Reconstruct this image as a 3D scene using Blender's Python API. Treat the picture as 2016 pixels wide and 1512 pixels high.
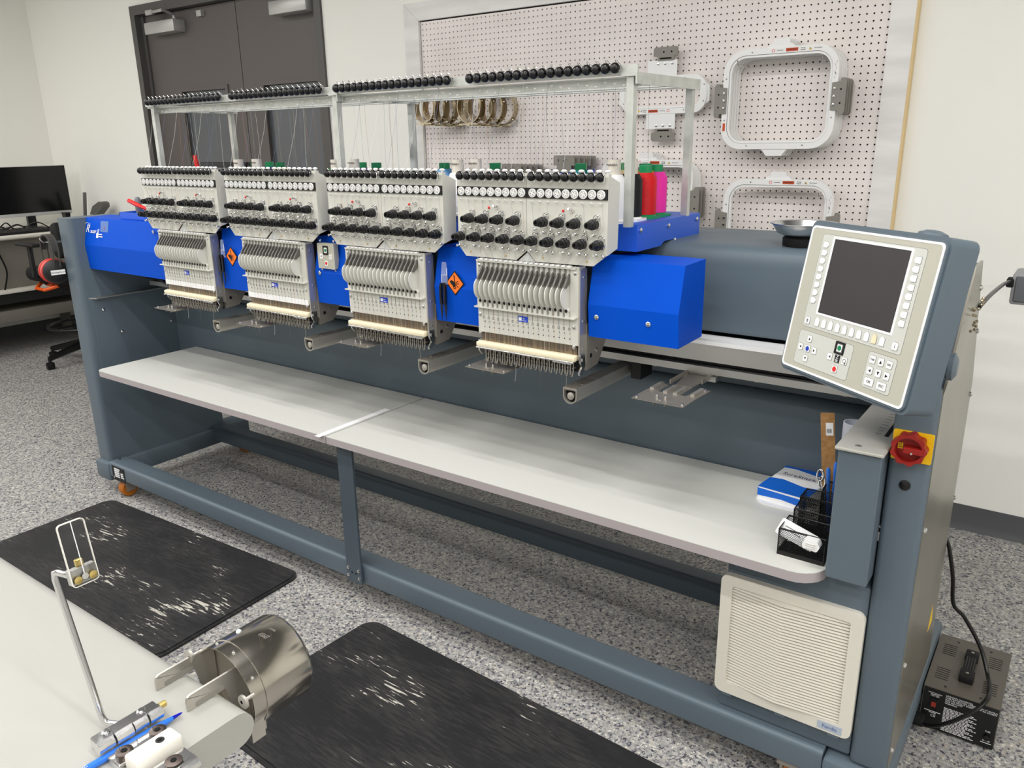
import bpy, bmesh, math, random
from mathutils import Vector, Matrix, Euler
random.seed(7)
for o in list(bpy.data.objects): bpy.data.objects.remove(o)
scene = bpy.context.scene
C = scene.collection
R = math.radians

# ------------------------------------------------------------------ camera, world, exposure
cam_data = bpy.data.cameras.new('camera')
cam = bpy.data.objects.new('camera', cam_data); C.objects.link(cam)
cam_data.sensor_fit = 'HORIZONTAL'; cam_data.sensor_width = 36.0
cam_data.lens = 1566.78 / 2016 * 36.0
cam_data.clip_start = 0.05
yaw, pitch, roll = 0.6302925, 0.29713276, -0.0165176
f = Vector((-math.sin(yaw)*math.cos(pitch), math.cos(yaw)*math.cos(pitch), -math.sin(pitch)))
r = Vector((math.cos(yaw), math.sin(yaw), 0)); u = r.cross(f)
r2 = math.cos(roll)*r + math.sin(roll)*u; u2 = -math.sin(roll)*r + math.cos(roll)*u
M = Matrix((( r2.x, u2.x, -f.x, 2.80919), (r2.y, u2.y, -f.y, -1.65051), (r2.z, u2.z, -f.z, 1.50181), (0,0,0,1)))
cam.matrix_world = M
scene.camera = cam
world = bpy.data.worlds.new('room_world'); scene.world = world
world.use_nodes = True
world.node_tree.nodes['Background'].inputs[0].default_value = (1.0, 0.98, 0.95, 1)
world.node_tree.nodes['Background'].inputs[1].default_value = 0.05
scene.view_settings.view_transform = 'Standard'
scene.view_settings.look = 'None'
scene.view_settings.gamma = 1.0
scene.view_settings.use_curve_mapping = False
scene.view_settings.exposure = 0.0
LIGHT_STRENGTH = 12.5
CEIL = 3.0
ROWS = (-3.2, -2.25, -1.3, -0.47)
COLS = (-3.4, -1.6, 0.2, 2.0, 3.8, 5.4)

# ------------------------------------------------------------------ materials
def lin(c):
    out = []
    for v in c:
        v = v/255.0
        out.append(v/12.92 if v <= 0.04045 else ((v+0.055)/1.055)**2.4)
    return tuple(out)+(1.0,)
def mat(name, c, rough=0.5, metal=0.0, spec=0.5, alpha=None, trans=0.0, emit=0.0, coat=0.0, ior=1.45):
    m = bpy.data.materials.new(name); m.use_nodes = True
    b = m.node_tree.nodes['Principled BSDF']
    b.inputs['Base Color'].default_value = lin(c)
    b.inputs['Roughness'].default_value = rough
    b.inputs['Metallic'].default_value = metal
    b.inputs['Specular IOR Level'].default_value = spec
    b.inputs['Transmission Weight'].default_value = trans
    b.inputs['IOR'].default_value = ior
    b.inputs['Coat Weight'].default_value = coat
    if emit:
        b.inputs['Emission Color'].default_value = lin(c); b.inputs['Emission Strength'].default_value = emit
    m.diffuse_color = lin(c)
    return m
def nt(m): return m.node_tree.nodes, m.node_tree.links, m.node_tree.nodes['Principled BSDF']
def coords(m, scale=(1,1,1), rot=(0,0,0)):
    n, l, b = nt(m)
    tc = n.new('ShaderNodeTexCoord'); mp = n.new('ShaderNodeMapping')
    mp.inputs['Scale'].default_value = scale; mp.inputs['Rotation'].default_value = rot
    l.new(tc.outputs['Object'], mp.inputs['Vector'])
    return mp.outputs['Vector']
def noise_bump(m, scale=300, strength=0.1, dist=0.001, detail=2, sc3=(1,1,1)):
    n, l, b = nt(m)
    t = n.new('ShaderNodeTexNoise'); t.inputs['Scale'].default_value = scale; t.inputs['Detail'].default_value = detail
    l.new(coords(m, sc3), t.inputs['Vector'])
    bp = n.new('ShaderNodeBump'); bp.inputs['Strength'].default_value = strength; bp.inputs['Distance'].default_value = dist
    l.new(t.outputs['Fac'], bp.inputs['Height']); l.new(bp.outputs['Normal'], b.inputs['Normal'])
    return m
def noise_color(m, c0, c1, scale=5, lo=0.35, hi=0.65, sc3=(1,1,1), detail=4):
    n, l, b = nt(m)
    t = n.new('ShaderNodeTexNoise'); t.inputs['Scale'].default_value = scale; t.inputs['Detail'].default_value = detail
    l.new(coords(m, sc3), t.inputs['Vector'])
    cr = n.new('ShaderNodeValToRGB'); cr.color_ramp.elements[0].position = lo; cr.color_ramp.elements[1].position = hi
    cr.color_ramp.elements[0].color = lin(c0); cr.color_ramp.elements[1].color = lin(c1)
    l.new(t.outputs['Fac'], cr.inputs['Fac']); l.new(cr.outputs['Color'], b.inputs['Base Color'])
    return m

wall_m = noise_bump(mat('wall_paint', (247,246,240), 0.85), 180, 0.05)
ceil_m = mat('ceiling_grey', (120,120,120), 0.9)
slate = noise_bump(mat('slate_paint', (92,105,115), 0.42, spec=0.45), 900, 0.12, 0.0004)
slate_d = noise_bump(mat('slate_dark_shaded', (72,84,94), 0.45), 900, 0.12, 0.0004)  # darker slate; on the recess panel its tone is painted-in shade
blue = noise_bump(mat('blue_paint', (0,78,200), 0.48, spec=0.12), 700, 0.08, 0.0004)
beige = mat('beige_enamel', (209,208,199), 0.4)
beige_p = mat('beige_plastic', (214,213,206), 0.45)
grey_p = mat('light_grey_plastic', (205,206,204), 0.5)
black_p = mat('black_plastic', (16,16,18), 0.28)
black_m = mat('black_matt', (22,22,24), 0.6)
rubber = mat('black_rubber', (14,14,15), 0.75)
chrome = mat('chrome', (225,225,225), 0.14, 1.0)
steel = mat('brushed_steel', (196,192,184), 0.36, 0.75)
steel_d = mat('dark_steel', (158,152,143), 0.42, 0.65)
nickel = mat('nickel_ring', (186,174,150), 0.17, 1.0)
alu = mat('aluminium', (200,200,198), 0.42, 1.0)
galv = noise_color(mat('galvanised', (196,200,194), 0.45, 0.5), (190,193,188), (208,210,205), 25)
white_p = mat('white_plastic', (244,244,243), 0.4)
white_s = mat('white_paper', (246,246,246), 0.8)
table_m = mat('table_laminate', (212,212,206), 0.42)
edge_m = mat('table_edge', (172,164,166), 0.55)
board_m = mat('white_board_laminate', (172,171,165), 0.42)
grey_br = mat('grey_bracket', (140,136,128), 0.5)
yellow_m = mat('yellow_plate', (246,196,10), 0.45)
red_m = mat('red_plastic', (150,28,22), 0.4)
red_b = mat('red_handle', (222,38,34), 0.4)
orange_m = mat('orange_sign', (255,126,40), 0.5)
orange_p = mat('orange_plastic', (226,88,14), 0.4)
amber = mat('amber_wheel', (170,98,14), 0.4)
green_m = mat('green_button', (10,130,84), 0.5)
blue_b = mat('blue_button', (20,60,176), 0.5)
ink = mat('black_ink', (20,20,20), 0.7)
ink_g = mat('grey_ink', (120,120,118), 0.7)
white_ink = mat('white_ink', (240,240,240), 0.7)
door_m = noise_bump(mat('door_paint', (92,86,84), 0.45), 500, 0.05, 0.0004)
frame_m = mat('door_frame_paint', (84,82,80), 0.45)
glass_d = mat('door_glass', (84,88,92), 0.08, 0.0, 0.6)
silver_p = mat('closer_silver', (186,186,184), 0.35, 0.4)
screen_m = mat('dark_screen', (52,48,50), 0.25)
black_scr = mat('monitor_screen', (8,9,11), 0.18)
panel_m = mat('control_face', (186,184,170), 0.5)
panel_l = mat('control_field', (204,205,198), 0.5)
cable_m = mat('black_cable', (12,12,12), 0.32)
pegb = noise_color(mat('pegboard_face', (238,230,226), 0.6), (231,223,219), (242,235,231), 3)
peg_back = mat('peg_hole_shade', (26,22,20), 0.9)  # near black: shade inside the peg holes put into the colour
trimw = noise_color(mat('painted_board', (226,224,222), 0.6), (222,220,218), (242,240,238), 2.2, 0.3, 0.6, (1,1,5))
raw_wood = mat('raw_wood_edge', (226,200,150), 0.7)
base_m = mat('vinyl_baseboard', (84,86,88), 0.5)
card = noise_color(mat('cardboard', (172,128,78), 0.8), (160,116,68), (184,140,90), 60)
acryl = mat('clear_acrylic', (255,255,255), 0.03, 0.0, 0.5, trans=1.0, ior=1.2)
acryl_e = mat('acrylic_edge', (232,230,222), 0.2)
brass = mat('brass_screw', (214,190,120), 0.25, 1.0)
pen_b = mat('pen_blue', (52,122,226), 0.2, 0.0, 0.5)
pen_n = mat('pen_tip_blue', (10,20,170), 0.3)
conv_top = noise_bump(mat('converter_lid', (92,86,78), 0.5), 500, 0.15, 0.0004)
conv_f = mat('converter_front', (18,19,20), 0.5)
vent_m = mat('vent_plastic', (222,218,206), 0.5)
frosted_m = mat('frosted_plastic', (236,226,196), 0.5)  # plain cream frosted plastic, no emission
brown_steel = noise_color(mat('polished_strip', (132,120,104), 0.3, 0.9), (112,102,90), (156,142,124), 30, sc3=(6,1,0.3))
logo_b = mat('logo_blue', (32,74,196), 0.5)
clear_f = mat('clear_film', (214,228,246), 0.1, 0.0, 0.6, trans=0.75, ior=1.1)
lamp_e = mat('lamp_diffuser', (255,253,250), 0.6, emit=6.0)
warn_y = mat('warning_yellow', (240,200,40), 0.5)
warn_r = mat('warning_red', (206,84,40), 0.5)
green_c = mat('green_cone_plastic', (16,140,84), 0.45)
label_t = mat('cone_label', (214,208,196), 0.7)
blk_dark = mat('recess_black', (5,5,6), 0.9)
desk_m = mat('desk_laminate', (222,218,208), 0.45)
desk_fr = mat('desk_frame_grey', (120,116,108), 0.5)

def thread_mat(name, c):
    m = mat(name, c, 0.45, spec=0.4)
    n, l, b = nt(m)
    w = n.new('ShaderNodeTexWave'); w.inputs['Scale'].default_value = 160; w.inputs['Distortion'].default_value = 1.2
    w.bands_direction = 'Z'
    l.new(coords(m), w.inputs['Vector'])
    bp = n.new('ShaderNodeBump'); bp.inputs['Strength'].default_value = 0.5; bp.inputs['Distance'].default_value = 0.0006
    l.new(w.outputs['Fac'], bp.inputs['Height']); l.new(bp.outputs['Normal'], b.inputs['Normal'])
    return m

# speckled vinyl floor
floor_m = mat('speckled_vinyl', (140,140,140), 0.42, spec=0.4)
n, l, b = nt(floor_m)
vec = coords(floor_m)
def vor(scale):
    v = n.new('ShaderNodeTexVoronoi'); v.inputs['Scale'].default_value = scale
    nz = n.new('ShaderNodeTexNoise'); nz.inputs['Scale'].default_value = scale*1.6; nz.inputs['Detail'].default_value = 1
    mx = n.new('ShaderNodeMix'); mx.data_type = 'VECTOR'; mx.inputs['Factor'].default_value = 0.012
    l.new(vec, nz.inputs['Vector']); l.new(vec, mx.inputs[4]); l.new(nz.outputs['Color'], mx.inputs[5])
    l.new(mx.outputs[1], v.inputs['Vector'])
    s = n.new('ShaderNodeSeparateColor'); l.new(v.outputs['Color'], s.inputs['Color'])
    return s.outputs['Red']
cr = n.new('ShaderNodeValToRGB'); cr.color_ramp.interpolation = 'CONSTANT'
cols = [(0.0,(64,64,76)),(0.10,(98,98,106)),(0.20,(146,145,144)),(0.46,(164,163,161)),(0.70,(182,180,175)),(0.89,(212,208,198)),(0.96,(176,166,150))]
els = cr.color_ramp.elements
els[0].position = 0; els[0].color = lin(cols[0][1]); els[1].position = cols[1][0]; els[1].color = lin(cols[1][1])
for p_, c_ in cols[2:]:
    e = els.new(p_); e.color = lin(c_)
l.new(vor(175), cr.inputs['Fac'])
l.new(cr.outputs['Color'], b.inputs['Base Color'])

# marbled black mat
mat_m = mat('marbled_rubber', (38,38,40), 0.55, spec=0.35)
n, l, b = nt(mat_m)
t1 = n.new('ShaderNodeTexNoise'); t1.inputs['Scale'].default_value = 16; t1.inputs['Detail'].default_value = 5; t1.inputs['Distortion'].default_value = 0.8
l.new(coords(mat_m, (1.0, 8.5, 1), (0,0,R(3))), t1.inputs['Vector'])
t2 = n.new('ShaderNodeTexNoise'); t2.inputs['Scale'].default_value = 3.2; t2.inputs['Detail'].default_value = 2
l.new(coords(mat_m, (1,1.6,1)), t2.inputs['Vector'])
mul = n.new('ShaderNodeMath'); mul.operation = 'MULTIPLY'
l.new(t1.outputs['Fac'], mul.inputs[0]); l.new(t2.outputs['Fac'], mul.inputs[1])
cr = n.new('ShaderNodeValToRGB'); e = cr.color_ramp.elements
e[0].position = 0.2; e[0].color = lin((36,36,38)); e[1].position = 0.375; e[1].color = lin((60,59,58))
k = e.new(0.388); k.color = lin((196,192,182))
l.new(mul.outputs[0], cr.inputs['Fac']); l.new(cr.outputs['Color'], b.inputs['Base Color'])

# ------------------------------------------------------------------ mesh building
class MB:
    def __init__(s): s.v=[]; s.f=[]; s.m=[]; s.cur=0
    def mi(s, i): s.cur=i; return s
    def add(s, vs, fs):
        o=len(s.v); s.v += [tuple(p) for p in vs]
        for q in fs: s.f.append([o+i for i in q]); s.m.append(s.cur)
        return s
    def box(s, x0,x1,y0,y1,z0,z1):
        vs=[(x,y,z) for z in (z0,z1) for y in (y0,y1) for x in (x0,x1)]
        return s.add(vs,[(0,2,3,1),(4,5,7,6),(0,1,5,4),(2,6,7,3),(0,4,6,2),(1,3,7,5)])
    def rbox(s, x0,x1,y0,y1,z0,z1, r=0.004, seg=2):
        bm=bmesh.new(); bmesh.ops.create_cube(bm,size=1)
        for v in bm.verts: v.co=Vector(((x0+x1)/2+v.co.x*(x1-x0),(y0+y1)/2+v.co.y*(y1-y0),(z0+z1)/2+v.co.z*(z1-z0)))
        bmesh.ops.bevel(bm,geom=list(bm.edges),offset=r,segments=seg,profile=0.5,affect='EDGES')
        bm.verts.index_update()
        s.add([v.co[:] for v in bm.verts],[[v.index for v in q.verts] for q in bm.faces]); bm.free(); return s
    def prism(s, poly, axis, d0, d1):
        # poly in the two other axes: x->(y,z)  y->(x,z)  z->(x,y)
        def P(a,d): return (d,a[0],a[1]) if axis=='x' else ((a[0],d,a[1]) if axis=='y' else (a[0],a[1],d))
        k=len(poly); vs=[P(a,d0) for a in poly]+[P(a,d1) for a in poly]
        fs=[tuple(range(k))[::-1], tuple(range(k,2*k))]+[(i,(i+1)%k,k+(i+1)%k,k+i) for i in range(k)]
        return s.add(vs,fs)
    def ring(s, outer, inner, axis, d0, d1):
        def P(a,d): return (d,a[0],a[1]) if axis=='x' else ((a[0],d,a[1]) if axis=='y' else (a[0],a[1],d))
        k=len(outer); vs=[P(a,d0) for a in outer]+[P(a,d0) for a in inner]+[P(a,d1) for a in outer]+[P(a,d1) for a in inner]
        fs=[]
        for i in range(k):
            j=(i+1)%k
            fs += [(i,j,k+j,k+i),(2*k+i,3*k+i,3*k+j,2*k+j),(i,2*k+i,2*k+j,j),(k+i,k+j,3*k+j,3*k+i)]
        return s.add(vs,fs)
    def tube(s, path, r, n=8, caps=True, closed=False):
        pts=[Vector(p) for p in path]; k=len(pts); rs=r if isinstance(r,(list,tuple)) else [r]*k
        vs=[]; prev=None
        for i,p in enumerate(pts):
            if closed: d=(pts[(i+1)%k]-pts[i-1])
            else: d=(pts[min(i+1,k-1)]-pts[max(i-1,0)])
            d.normalize()
            if prev is None:
                a=Vector((0,0,1)) if abs(d.z)<0.9 else Vector((1,0,0)); e1=d.cross(a).normalized()
            else:
                e1=(prev-d*prev.dot(d)); e1=e1.normalized() if e1.length>1e-6 else d.orthogonal().normalized()
            prev=e1; e2=d.cross(e1)
            for j in range(n):
                t=2*math.pi*j/n; vs.append(p+e1*math.cos(t)*rs[i]+e2*math.sin(t)*rs[i])
        fs=[]
        for i in range(k if closed else k-1):
            a=i*n; c=((i+1)%k)*n
            for j in range(n): fs.append((a+j,a+(j+1)%n,c+(j+1)%n,c+j))
        if caps and not closed: fs += [tuple(range(n))[::-1], tuple(range((k-1)*n,k*n))]
        return s.add(vs,fs)
    def cyl(s, p0, p1, r0, r1=None, n=16): return s.tube([p0,p1],[r0,r0 if r1 is None else r1],n)
    def lathe(s, prof, n=16, axis='z', c=(0,0,0), caps=True):
        # prof: list of (radius, height along axis)
        vs=[]; k=len(prof)
        for rr,h in prof:
            for j in range(n):
                t=2*math.pi*j/n; a,b_=rr*math.cos(t),rr*math.sin(t)
                p=(a,b_,h) if axis=='z' else ((a,h,b_) if axis=='y' else (h,a,b_))
                vs.append((p[0]+c[0],p[1]+c[1],p[2]+c[2]))
        fs=[]
        for i in range(k-1):
            for j in range(n): fs.append((i*n+j,i*n+(j+1)%n,(i+1)*n+(j+1)%n,(i+1)*n+j))
        if caps and prof[0][0]>1e-6: fs.append(tuple(range(n))[::-1])
        if caps and prof[-1][0]>1e-6: fs.append(tuple(range((k-1)*n,k*n)))
        return s.add(vs,fs)
    def sphere(s, c, r, n=12, m=8, sx=1, sy=1, sz=1):
        prof=[(max(r*math.sin(math.pi*i/m),1e-5), -r*math.cos(math.pi*i/m)) for i in range(m+1)]
        o=len(s.v); s.lathe(prof,n)
        for i in range(o,len(s.v)):
            x,y,z=s.v[i]; s.v[i]=(c[0]+x*sx,c[1]+y*sy,c[2]+z*sz)
        return s
    def mesh(s, name, mats, smooth=35):
        me=bpy.data.meshes.new(name); me.from_pydata(s.v,[],s.f)
        if not isinstance(mats,(list,tuple)): mats=[mats]
        for m_ in mats: me.materials.append(m_)
        if len(mats)>1: me.polygons.foreach_set('material_index', s.m)
        bm=bmesh.new(); bm.from_mesh(me); bmesh.ops.recalc_face_normals(bm,faces=bm.faces); bm.to_mesh(me); bm.free()
        if smooth:
            me.shade_smooth(); me.set_sharp_from_angle(angle=R(smooth))
        me.update(); return me

def put(name, me, parent=None, loc=(0,0,0), rot=(0,0,0), label=None, cat=None, group=None, kind=None):
    o=bpy.data.objects.new(name, me); C.objects.link(o)
    o.parent=parent; o.location=loc; o.rotation_euler=rot
    if label: o['label']=label
    if cat: o['category']=cat
    if group: o['group']=group
    if kind: o['kind']=kind
    return o
def build(name, mb, mats, parent=None, loc=(0,0,0), rot=(0,0,0), smooth=35, **kw):
    return put(name, mb.mesh(name, mats, smooth), parent, loc, rot, **kw)
def empty(name, loc, label, cat, group=None, rot=(0,0,0)):
    o=bpy.data.objects.new(name, None); C.objects.link(o); o.location=loc; o.rotation_euler=rot; o.empty_display_size=0.1
    o['label']=label; o['category']=cat
    if group: o['group']=group
    return o
def rr(w, h, r_, n=5, cx=0, cy=0, rad=None):
    pts=[]; rads=rad or (r_,)*4     # order: +x+y, -x+y, -x-y, +x-y
    for (sx,sy,a0),rq in zip(((1,1,0),(-1,1,90),(-1,-1,180),(1,-1,270)), rads):
        for i in range(n+1):
            t=R(a0+90*i/n); pts.append((cx+sx*(w/2-rq)+rq*math.cos(t), cy+sy*(h/2-rq)+rq*math.sin(t)))
    return pts
def circ(r_, n=16, cx=0, cy=0): return [(cx+r_*math.cos(2*math.pi*i/n), cy+r_*math.sin(2*math.pi*i/n)) for i in range(n)]
def text_mesh(s, size, m_, depth=0.0002, align='CENTER', shear=0.0):
    cu=bpy.data.curves.new('lettering','FONT'); cu.body=s; cu.size=size; cu.extrude=depth; cu.align_x=align; cu.align_y='CENTER'; cu.shear=shear
    cu.resolution_u=2
    ob=bpy.data.objects.new('lettering', cu); C.objects.link(ob)
    me=bpy.data.meshes.new_from_object(ob); bpy.data.objects.remove(ob); bpy.data.curves.remove(cu)
    me.materials.clear(); me.materials.append(m_); me.name='lettering'; return me
def text(s, size, m_, parent, loc, rot=(R(90),0,0), align='CENTER', depth=0.0002, shear=0.0, name='lettering'):
    return put(name, text_mesh(s,size,m_,depth,align,shear), parent, loc, rot)
def bez(p0,p1,p2,p3,n=12):
    out=[]
    for i in range(n+1):
        t=i/n; out.append(tuple((1-t)**3*a+3*(1-t)**2*t*b_+3*(1-t)*t*t*c_+t**3*d for a,b_,c_,d in zip(p0,p1,p2,p3)))
    return out
def spline(pts, n=6):
    P=[Vector(p) for p in pts]; out=[]
    for i in range(len(P)-1):
        a=P[max(i-1,0)]; b_=P[i]; c_=P[i+1]; d=P[min(i+2,len(P)-1)]
        for j in range(n):
            t=j/n
            out.append(0.5*((2*b_)+(c_-a)*t+(2*a-5*b_+4*c_-d)*t*t+(3*b_-a-3*c_+d)*t**3))
    out.append(P[-1]); return out

# ------------------------------------------------------------------ room
WX0, WX1, WY0, WY1 = -4.34, 6.2, -5.2, 1.70
build('floor', MB().box(WX0-.1,WX1+.1,WY0-.1,WY1+.1,-.1,0), floor_m, kind='structure')
build('ceiling', MB().box(WX0-.1,WX1+.1,WY0-.1,WY1+.1,CEIL+.06,CEIL+.16), ceil_m, kind='structure')
DX0, DX1, DZ = -2.85, -0.915, 2.425          # door opening incl. frame
b = MB().box(WX0,DX0,WY1,WY1+.12,0,CEIL+.06).box(DX1,WX1,WY1,WY1+.12,0,CEIL+.06).box(DX0,DX1,WY1,WY1+.12,DZ,CEIL+.06)
build('wall_back', b, wall_m, kind='structure')
build('wall_left', MB().box(WX0-.1,WX0,WY0,WY1+.12,0,CEIL+.06), wall_m, kind='structure')
build('wall_right', MB().box(WX1,WX1+.1,WY0,WY1+.12,0,CEIL+.06), wall_m, kind='structure')
build('wall_front', MB().box(WX0,WX1,WY0-.1,WY0,0,CEIL+.06), wall_m, kind='structure')
prof = [(WY1,0),(WY1-.018,0),(WY1-.012,.012),(WY1-.006,.03),(WY1-.004,.1),(WY1,.1)]
build('baseboard_back', MB().prism(prof,'x',DX1,WX1), base_m, kind='structure')
build('baseboard_left', MB().box(WX0,WX0+.006,WY0,WY1,0,.1), base_m, kind='structure')

# double door
door = put('door_1', MB().box(DX0,DX0+.055,WY1-.015,WY1+.1,0,DZ).box(DX1-.055,DX1,WY1-.015,WY1+.1,0,DZ).box(DX0+.055,DX1-.055,WY1-.015,WY1+.1,DZ-.06,DZ)
    .box(DX0+.055,DX0+.085,WY1+.03,WY1+.1,0,DZ-.06).box(DX1-.085,DX1-.055,WY1+.03,WY1+.1,0,DZ-.06).mesh('door_frame',frame_m), kind='structure')
xm = -1.752
for (x0,x1,g0,g1) in ((DX0+.088,xm-.003,-2.43,-1.93),(xm+.003,DX1-.088,-1.55,-1.035)):
    z0,z1 = .9,1.86
    lf = MB().box(x0,g0,WY1+.045,WY1+.09,.01,DZ-.065).box(g1,x1,WY1+.045,WY1+.09,.01,DZ-.065).box(g0,g1,WY1+.045,WY1+.09,.01,z0).box(g0,g1,WY1+.045,WY1+.09,z1,DZ-.065)
    leaf = build('door_leaf', lf, door_m, door)
    build('glazing_frame', MB().ring([(g0-.02,z0-.02),(g1+.02,z0-.02),(g1+.02,z1+.02),(g0-.02,z1+.02)],[(g0+.006,z0+.006),(g1-.006,z0+.006),(g1-.006,z1-.006),(g0+.006,z1-.006)],'y',WY1+.036,WY1+.046), door_m, leaf)
    build('pane', MB().box(g0,g1,WY1+.062,WY1+.068,z0,z1), glass_d, leaf)
for (x0,x1,z0,z1) in ((-2.645,-2.30,2.225,2.30),(-1.325,-1.0,2.225,2.30)):
    cl = build('door_closer', MB().rbox(x0,x1,WY1-.045,WY1+.045,z0,z1,.006), silver_p, door)
    xa = x0+.33 if x0<-2 else x0+.25
    build('closer_arm', MB().tube([(xa-.03,WY1,z1),(xa-.03,WY1-.01,z1+.03),(xa+.0,WY1-.1,z1+.045),(xa-.25,WY1-.03,z1+.06)],.009,8), silver_p, cl)
    build('arm_foot', MB().box(xa-.3,xa-.22,WY1-.04,WY1-.02,z1+.045,z1+.075), silver_p, cl)
build('door_contact', MB().box(-2.13,-2.08,WY1+.02,WY1+.044,2.3,2.335), silver_p, door)

# ceiling strip lamps (out of view, they light the room)
i=0
for y in ROWS:
    for x in COLS:
        fx = empty('ceiling_lamp', (x,y,CEIL), 'long white strip lamp fixed under the ceiling', 'lamp', 'ceiling strip lamps')
        build('housing', MB().box(-.62,.62,-.075,.075,0,.06), white_p, fx)
        build('diffuser', MB().box(-.6,.6,-.03,.03,-.006,0), lamp_e, fx)
        ld = bpy.data.lights.new('strip_light','AREA'); ld.shape='RECTANGLE'; ld.size=1.2; ld.size_y=.05
        ld.energy = LIGHT_STRENGTH; ld.color=(1.0,.985,.96)
        put('strip_light', ld, fx, (0,0,-.008))

# ------------------------------------------------------------------ embroidery machine
mc = empty('embroidery_machine', (0,0,0), 'long four-head embroidery machine in slate grey with bright blue covers', 'machine')
def P(name, mb, mats, parent=None, **kw): return build(name, mb, mats, parent or mc, **kw)
def yz(pts): return pts
def rprof(pts, rad, n=4):
    # round the corners of a closed polygon, rad per vertex
    out=[]; k=len(pts)
    for i,p in enumerate(pts):
        a=Vector(pts[i-1]); b_=Vector(p); c_=Vector(pts[(i+1)%k]); q=rad[i] if isinstance(rad,(list,tuple)) else rad
        if q<=0: out.append(tuple(b_)); continue
        d1=(a-b_).normalized()*q; d2=(c_-b_).normalized()*q
        for j in range(n+1):
            t=j/n; e=(1-t)**2*(b_+d1)+2*(1-t)*t*b_+t*t*(b_+d2); out.append(tuple(e))
    return out
# base frame
bp = rprof([(-.045,.088),(-.045,.158),(.04,.158),(.04,.088)],[.006,.014,.01,.006])
P('front_beam', MB().prism(bp,'x',-.60,2.495), slate)
bp = rprof([(.49,.088),(.49,.165),(.56,.165),(.56,.088)],[.006,.012,.012,.006])
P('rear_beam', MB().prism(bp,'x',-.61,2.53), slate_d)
for (x0,x1) in ((-.712,-.60),(2.495,2.632)):
    ft = P('side_foot', MB().rbox(x0,x1,-.052,.70,.062,.148,.012), slate)
    for y in (-.01,.62):
        cx = -.535 if x0<0 else 2.43
        if x0<0 or y<0:
            cs = P('caster', MB().box(cx-.035,cx+.035,y-.03,y+.03,.075,.09).box(cx-.03,cx-.022,y-.02,y+.02,.03,.08).box(cx+.022,cx+.03,y-.02,y+.02,.03,.08), steel_d)
            build('wheel', MB().lathe([(.012,-.02),(.034,-.02),(.037,-.014),(.037,.014),(.034,.02),(.012,.02)],20,'x',(cx,y,.0375)), amber, cs)
    for q in ((x0+x1)/2-.01,):
        build('bolt_hole', MB().lathe([(.006,.1485),(.0061,.1490)],12,'z',(q+.08 if x0<0 else q-.075,.0,.0095)), blk_dark, ft)
# columns / side housings
cp = rprof([(-.715,-.03),(-.612,-.03),(-.612,.56),(-.715,.56)],[.02,.02,.01,.01],4)
P('left_column', MB().prism(cp,'z',.148,1.215).prism(rprof([(-.715,-.03),(-.612,-.03),(-.612,.56),(-.715,.56)],[.02]*2+[.01]*2),'z',1.215,1.222), slate)
pr = rprof([(-.03,.148),(.505,.148),(.485,.93),(.30,1.24),(.2,1.24),(.03,1.04),(-.03,1.03)],[0,0,.02,.02,.02,.02,.01])
P('right_column', MB().rbox(2.548,2.625,-.03,.12,.148,1.04,.012,3).prism([(max(a,-.012),b_) for a,b_ in pr],'x',2.552,2.622), slate)
side_m = noise_color(mat('side_sheet', (140,136,125), 0.3, 0.5), (131,127,116), (148,144,133), 3)
sp = P('side_sheet', MB().prism([(-.018,.15),(.505,.15),(.487,.93),(.305,1.242),(.2,1.242),(.02,1.045),(-.018,1.03)],'x',2.622,2.6265), side_m)
for (y,z) in ((-.005,.74),(.47,.9),(.49,.62),(.0,.42),(.49,.40),(.40,1.07),(.0,.2),(.33,1.18),(.36,1.13)):
    build('panel_screw', MB().lathe([(.006,0),(.006,.003),(.003,.005)],10,'x',(2.6265,y,z)), chrome, sp)
build('warning_sticker', MB().prism([(.36,.30),(.42,.30),(.39,.36)],'x',2.6266,2.6272), warn_y, sp)
# handwheel on the side
P('adjusting_knob', MB().lathe([(.010,-.05),(.010,.0),(.022,.001),(.026,.006),(.026,.014),(.016,.02)],20,'x',(2.622,-.015,1.085)), slate)
# inner left cover plate with bright top lip
lp = P('inner_cover_plate', MB().prism(rprof([(.0,.575),(.0,.885),(.42,.885),(.42,.575)],[.004,.004,0,0]),'x',-.612,-.598), slate)
build('top_lip', MB().prism([(-.645,-.026),(-.6,.006),(-.575,.012),(-.575,.40),(-.612,.40),(-.645,.0)],'z',.885,.890), alu, lp)
for (y,z) in ((.045,.834),(.111,.724),(.348,.727)):
    build('plate_screw', MB().lathe([(.0065,0),(.0065,.003),(.003,.005)],12,'x',(-.598,y,z)), chrome, lp)
# worktop: two boards
def tabletop(x0,x1,rads):
    pts=rr(x1-x0,.465,0,6,(x0+x1)/2,.1325,rad=rads)
    top=MB().prism(pts,'z',.6,.62); 
    m=MB().mi(0).prism(pts,'z',.6185,.62).mi(1).prism(pts,'z',.596,.6185)
    return P('worktop', m, [table_m, edge_m], smooth=25)
tabletop(-.452,.944,(.003,.003,.03,.003)); tabletop(.948,2.46,(.02,.003,.003,.062))
for x in (.98,): 
    post=P('support_post', MB().box(x-.034,x+.034,-.058,-.050,.09,.598).box(x-.034,x+.034,-.05,.05,.588,.596), slate_d)
    for (dx,z) in ((-.025,.112),(.025,.112),(-.025,.14),(.025,.14)):
        build('post_screw', MB().lathe([(.0055,0),(.0055,-.003),(.003,-.005)],10,'y',(x+dx,-.058,z)), chrome, post)
    for dx in(-.009,.009): build('post_hole', MB().lathe([(.0035,0),(.0035,-.0006)],10,'y',(x+dx,-.058,.126)), blk_dark, post)
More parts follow.
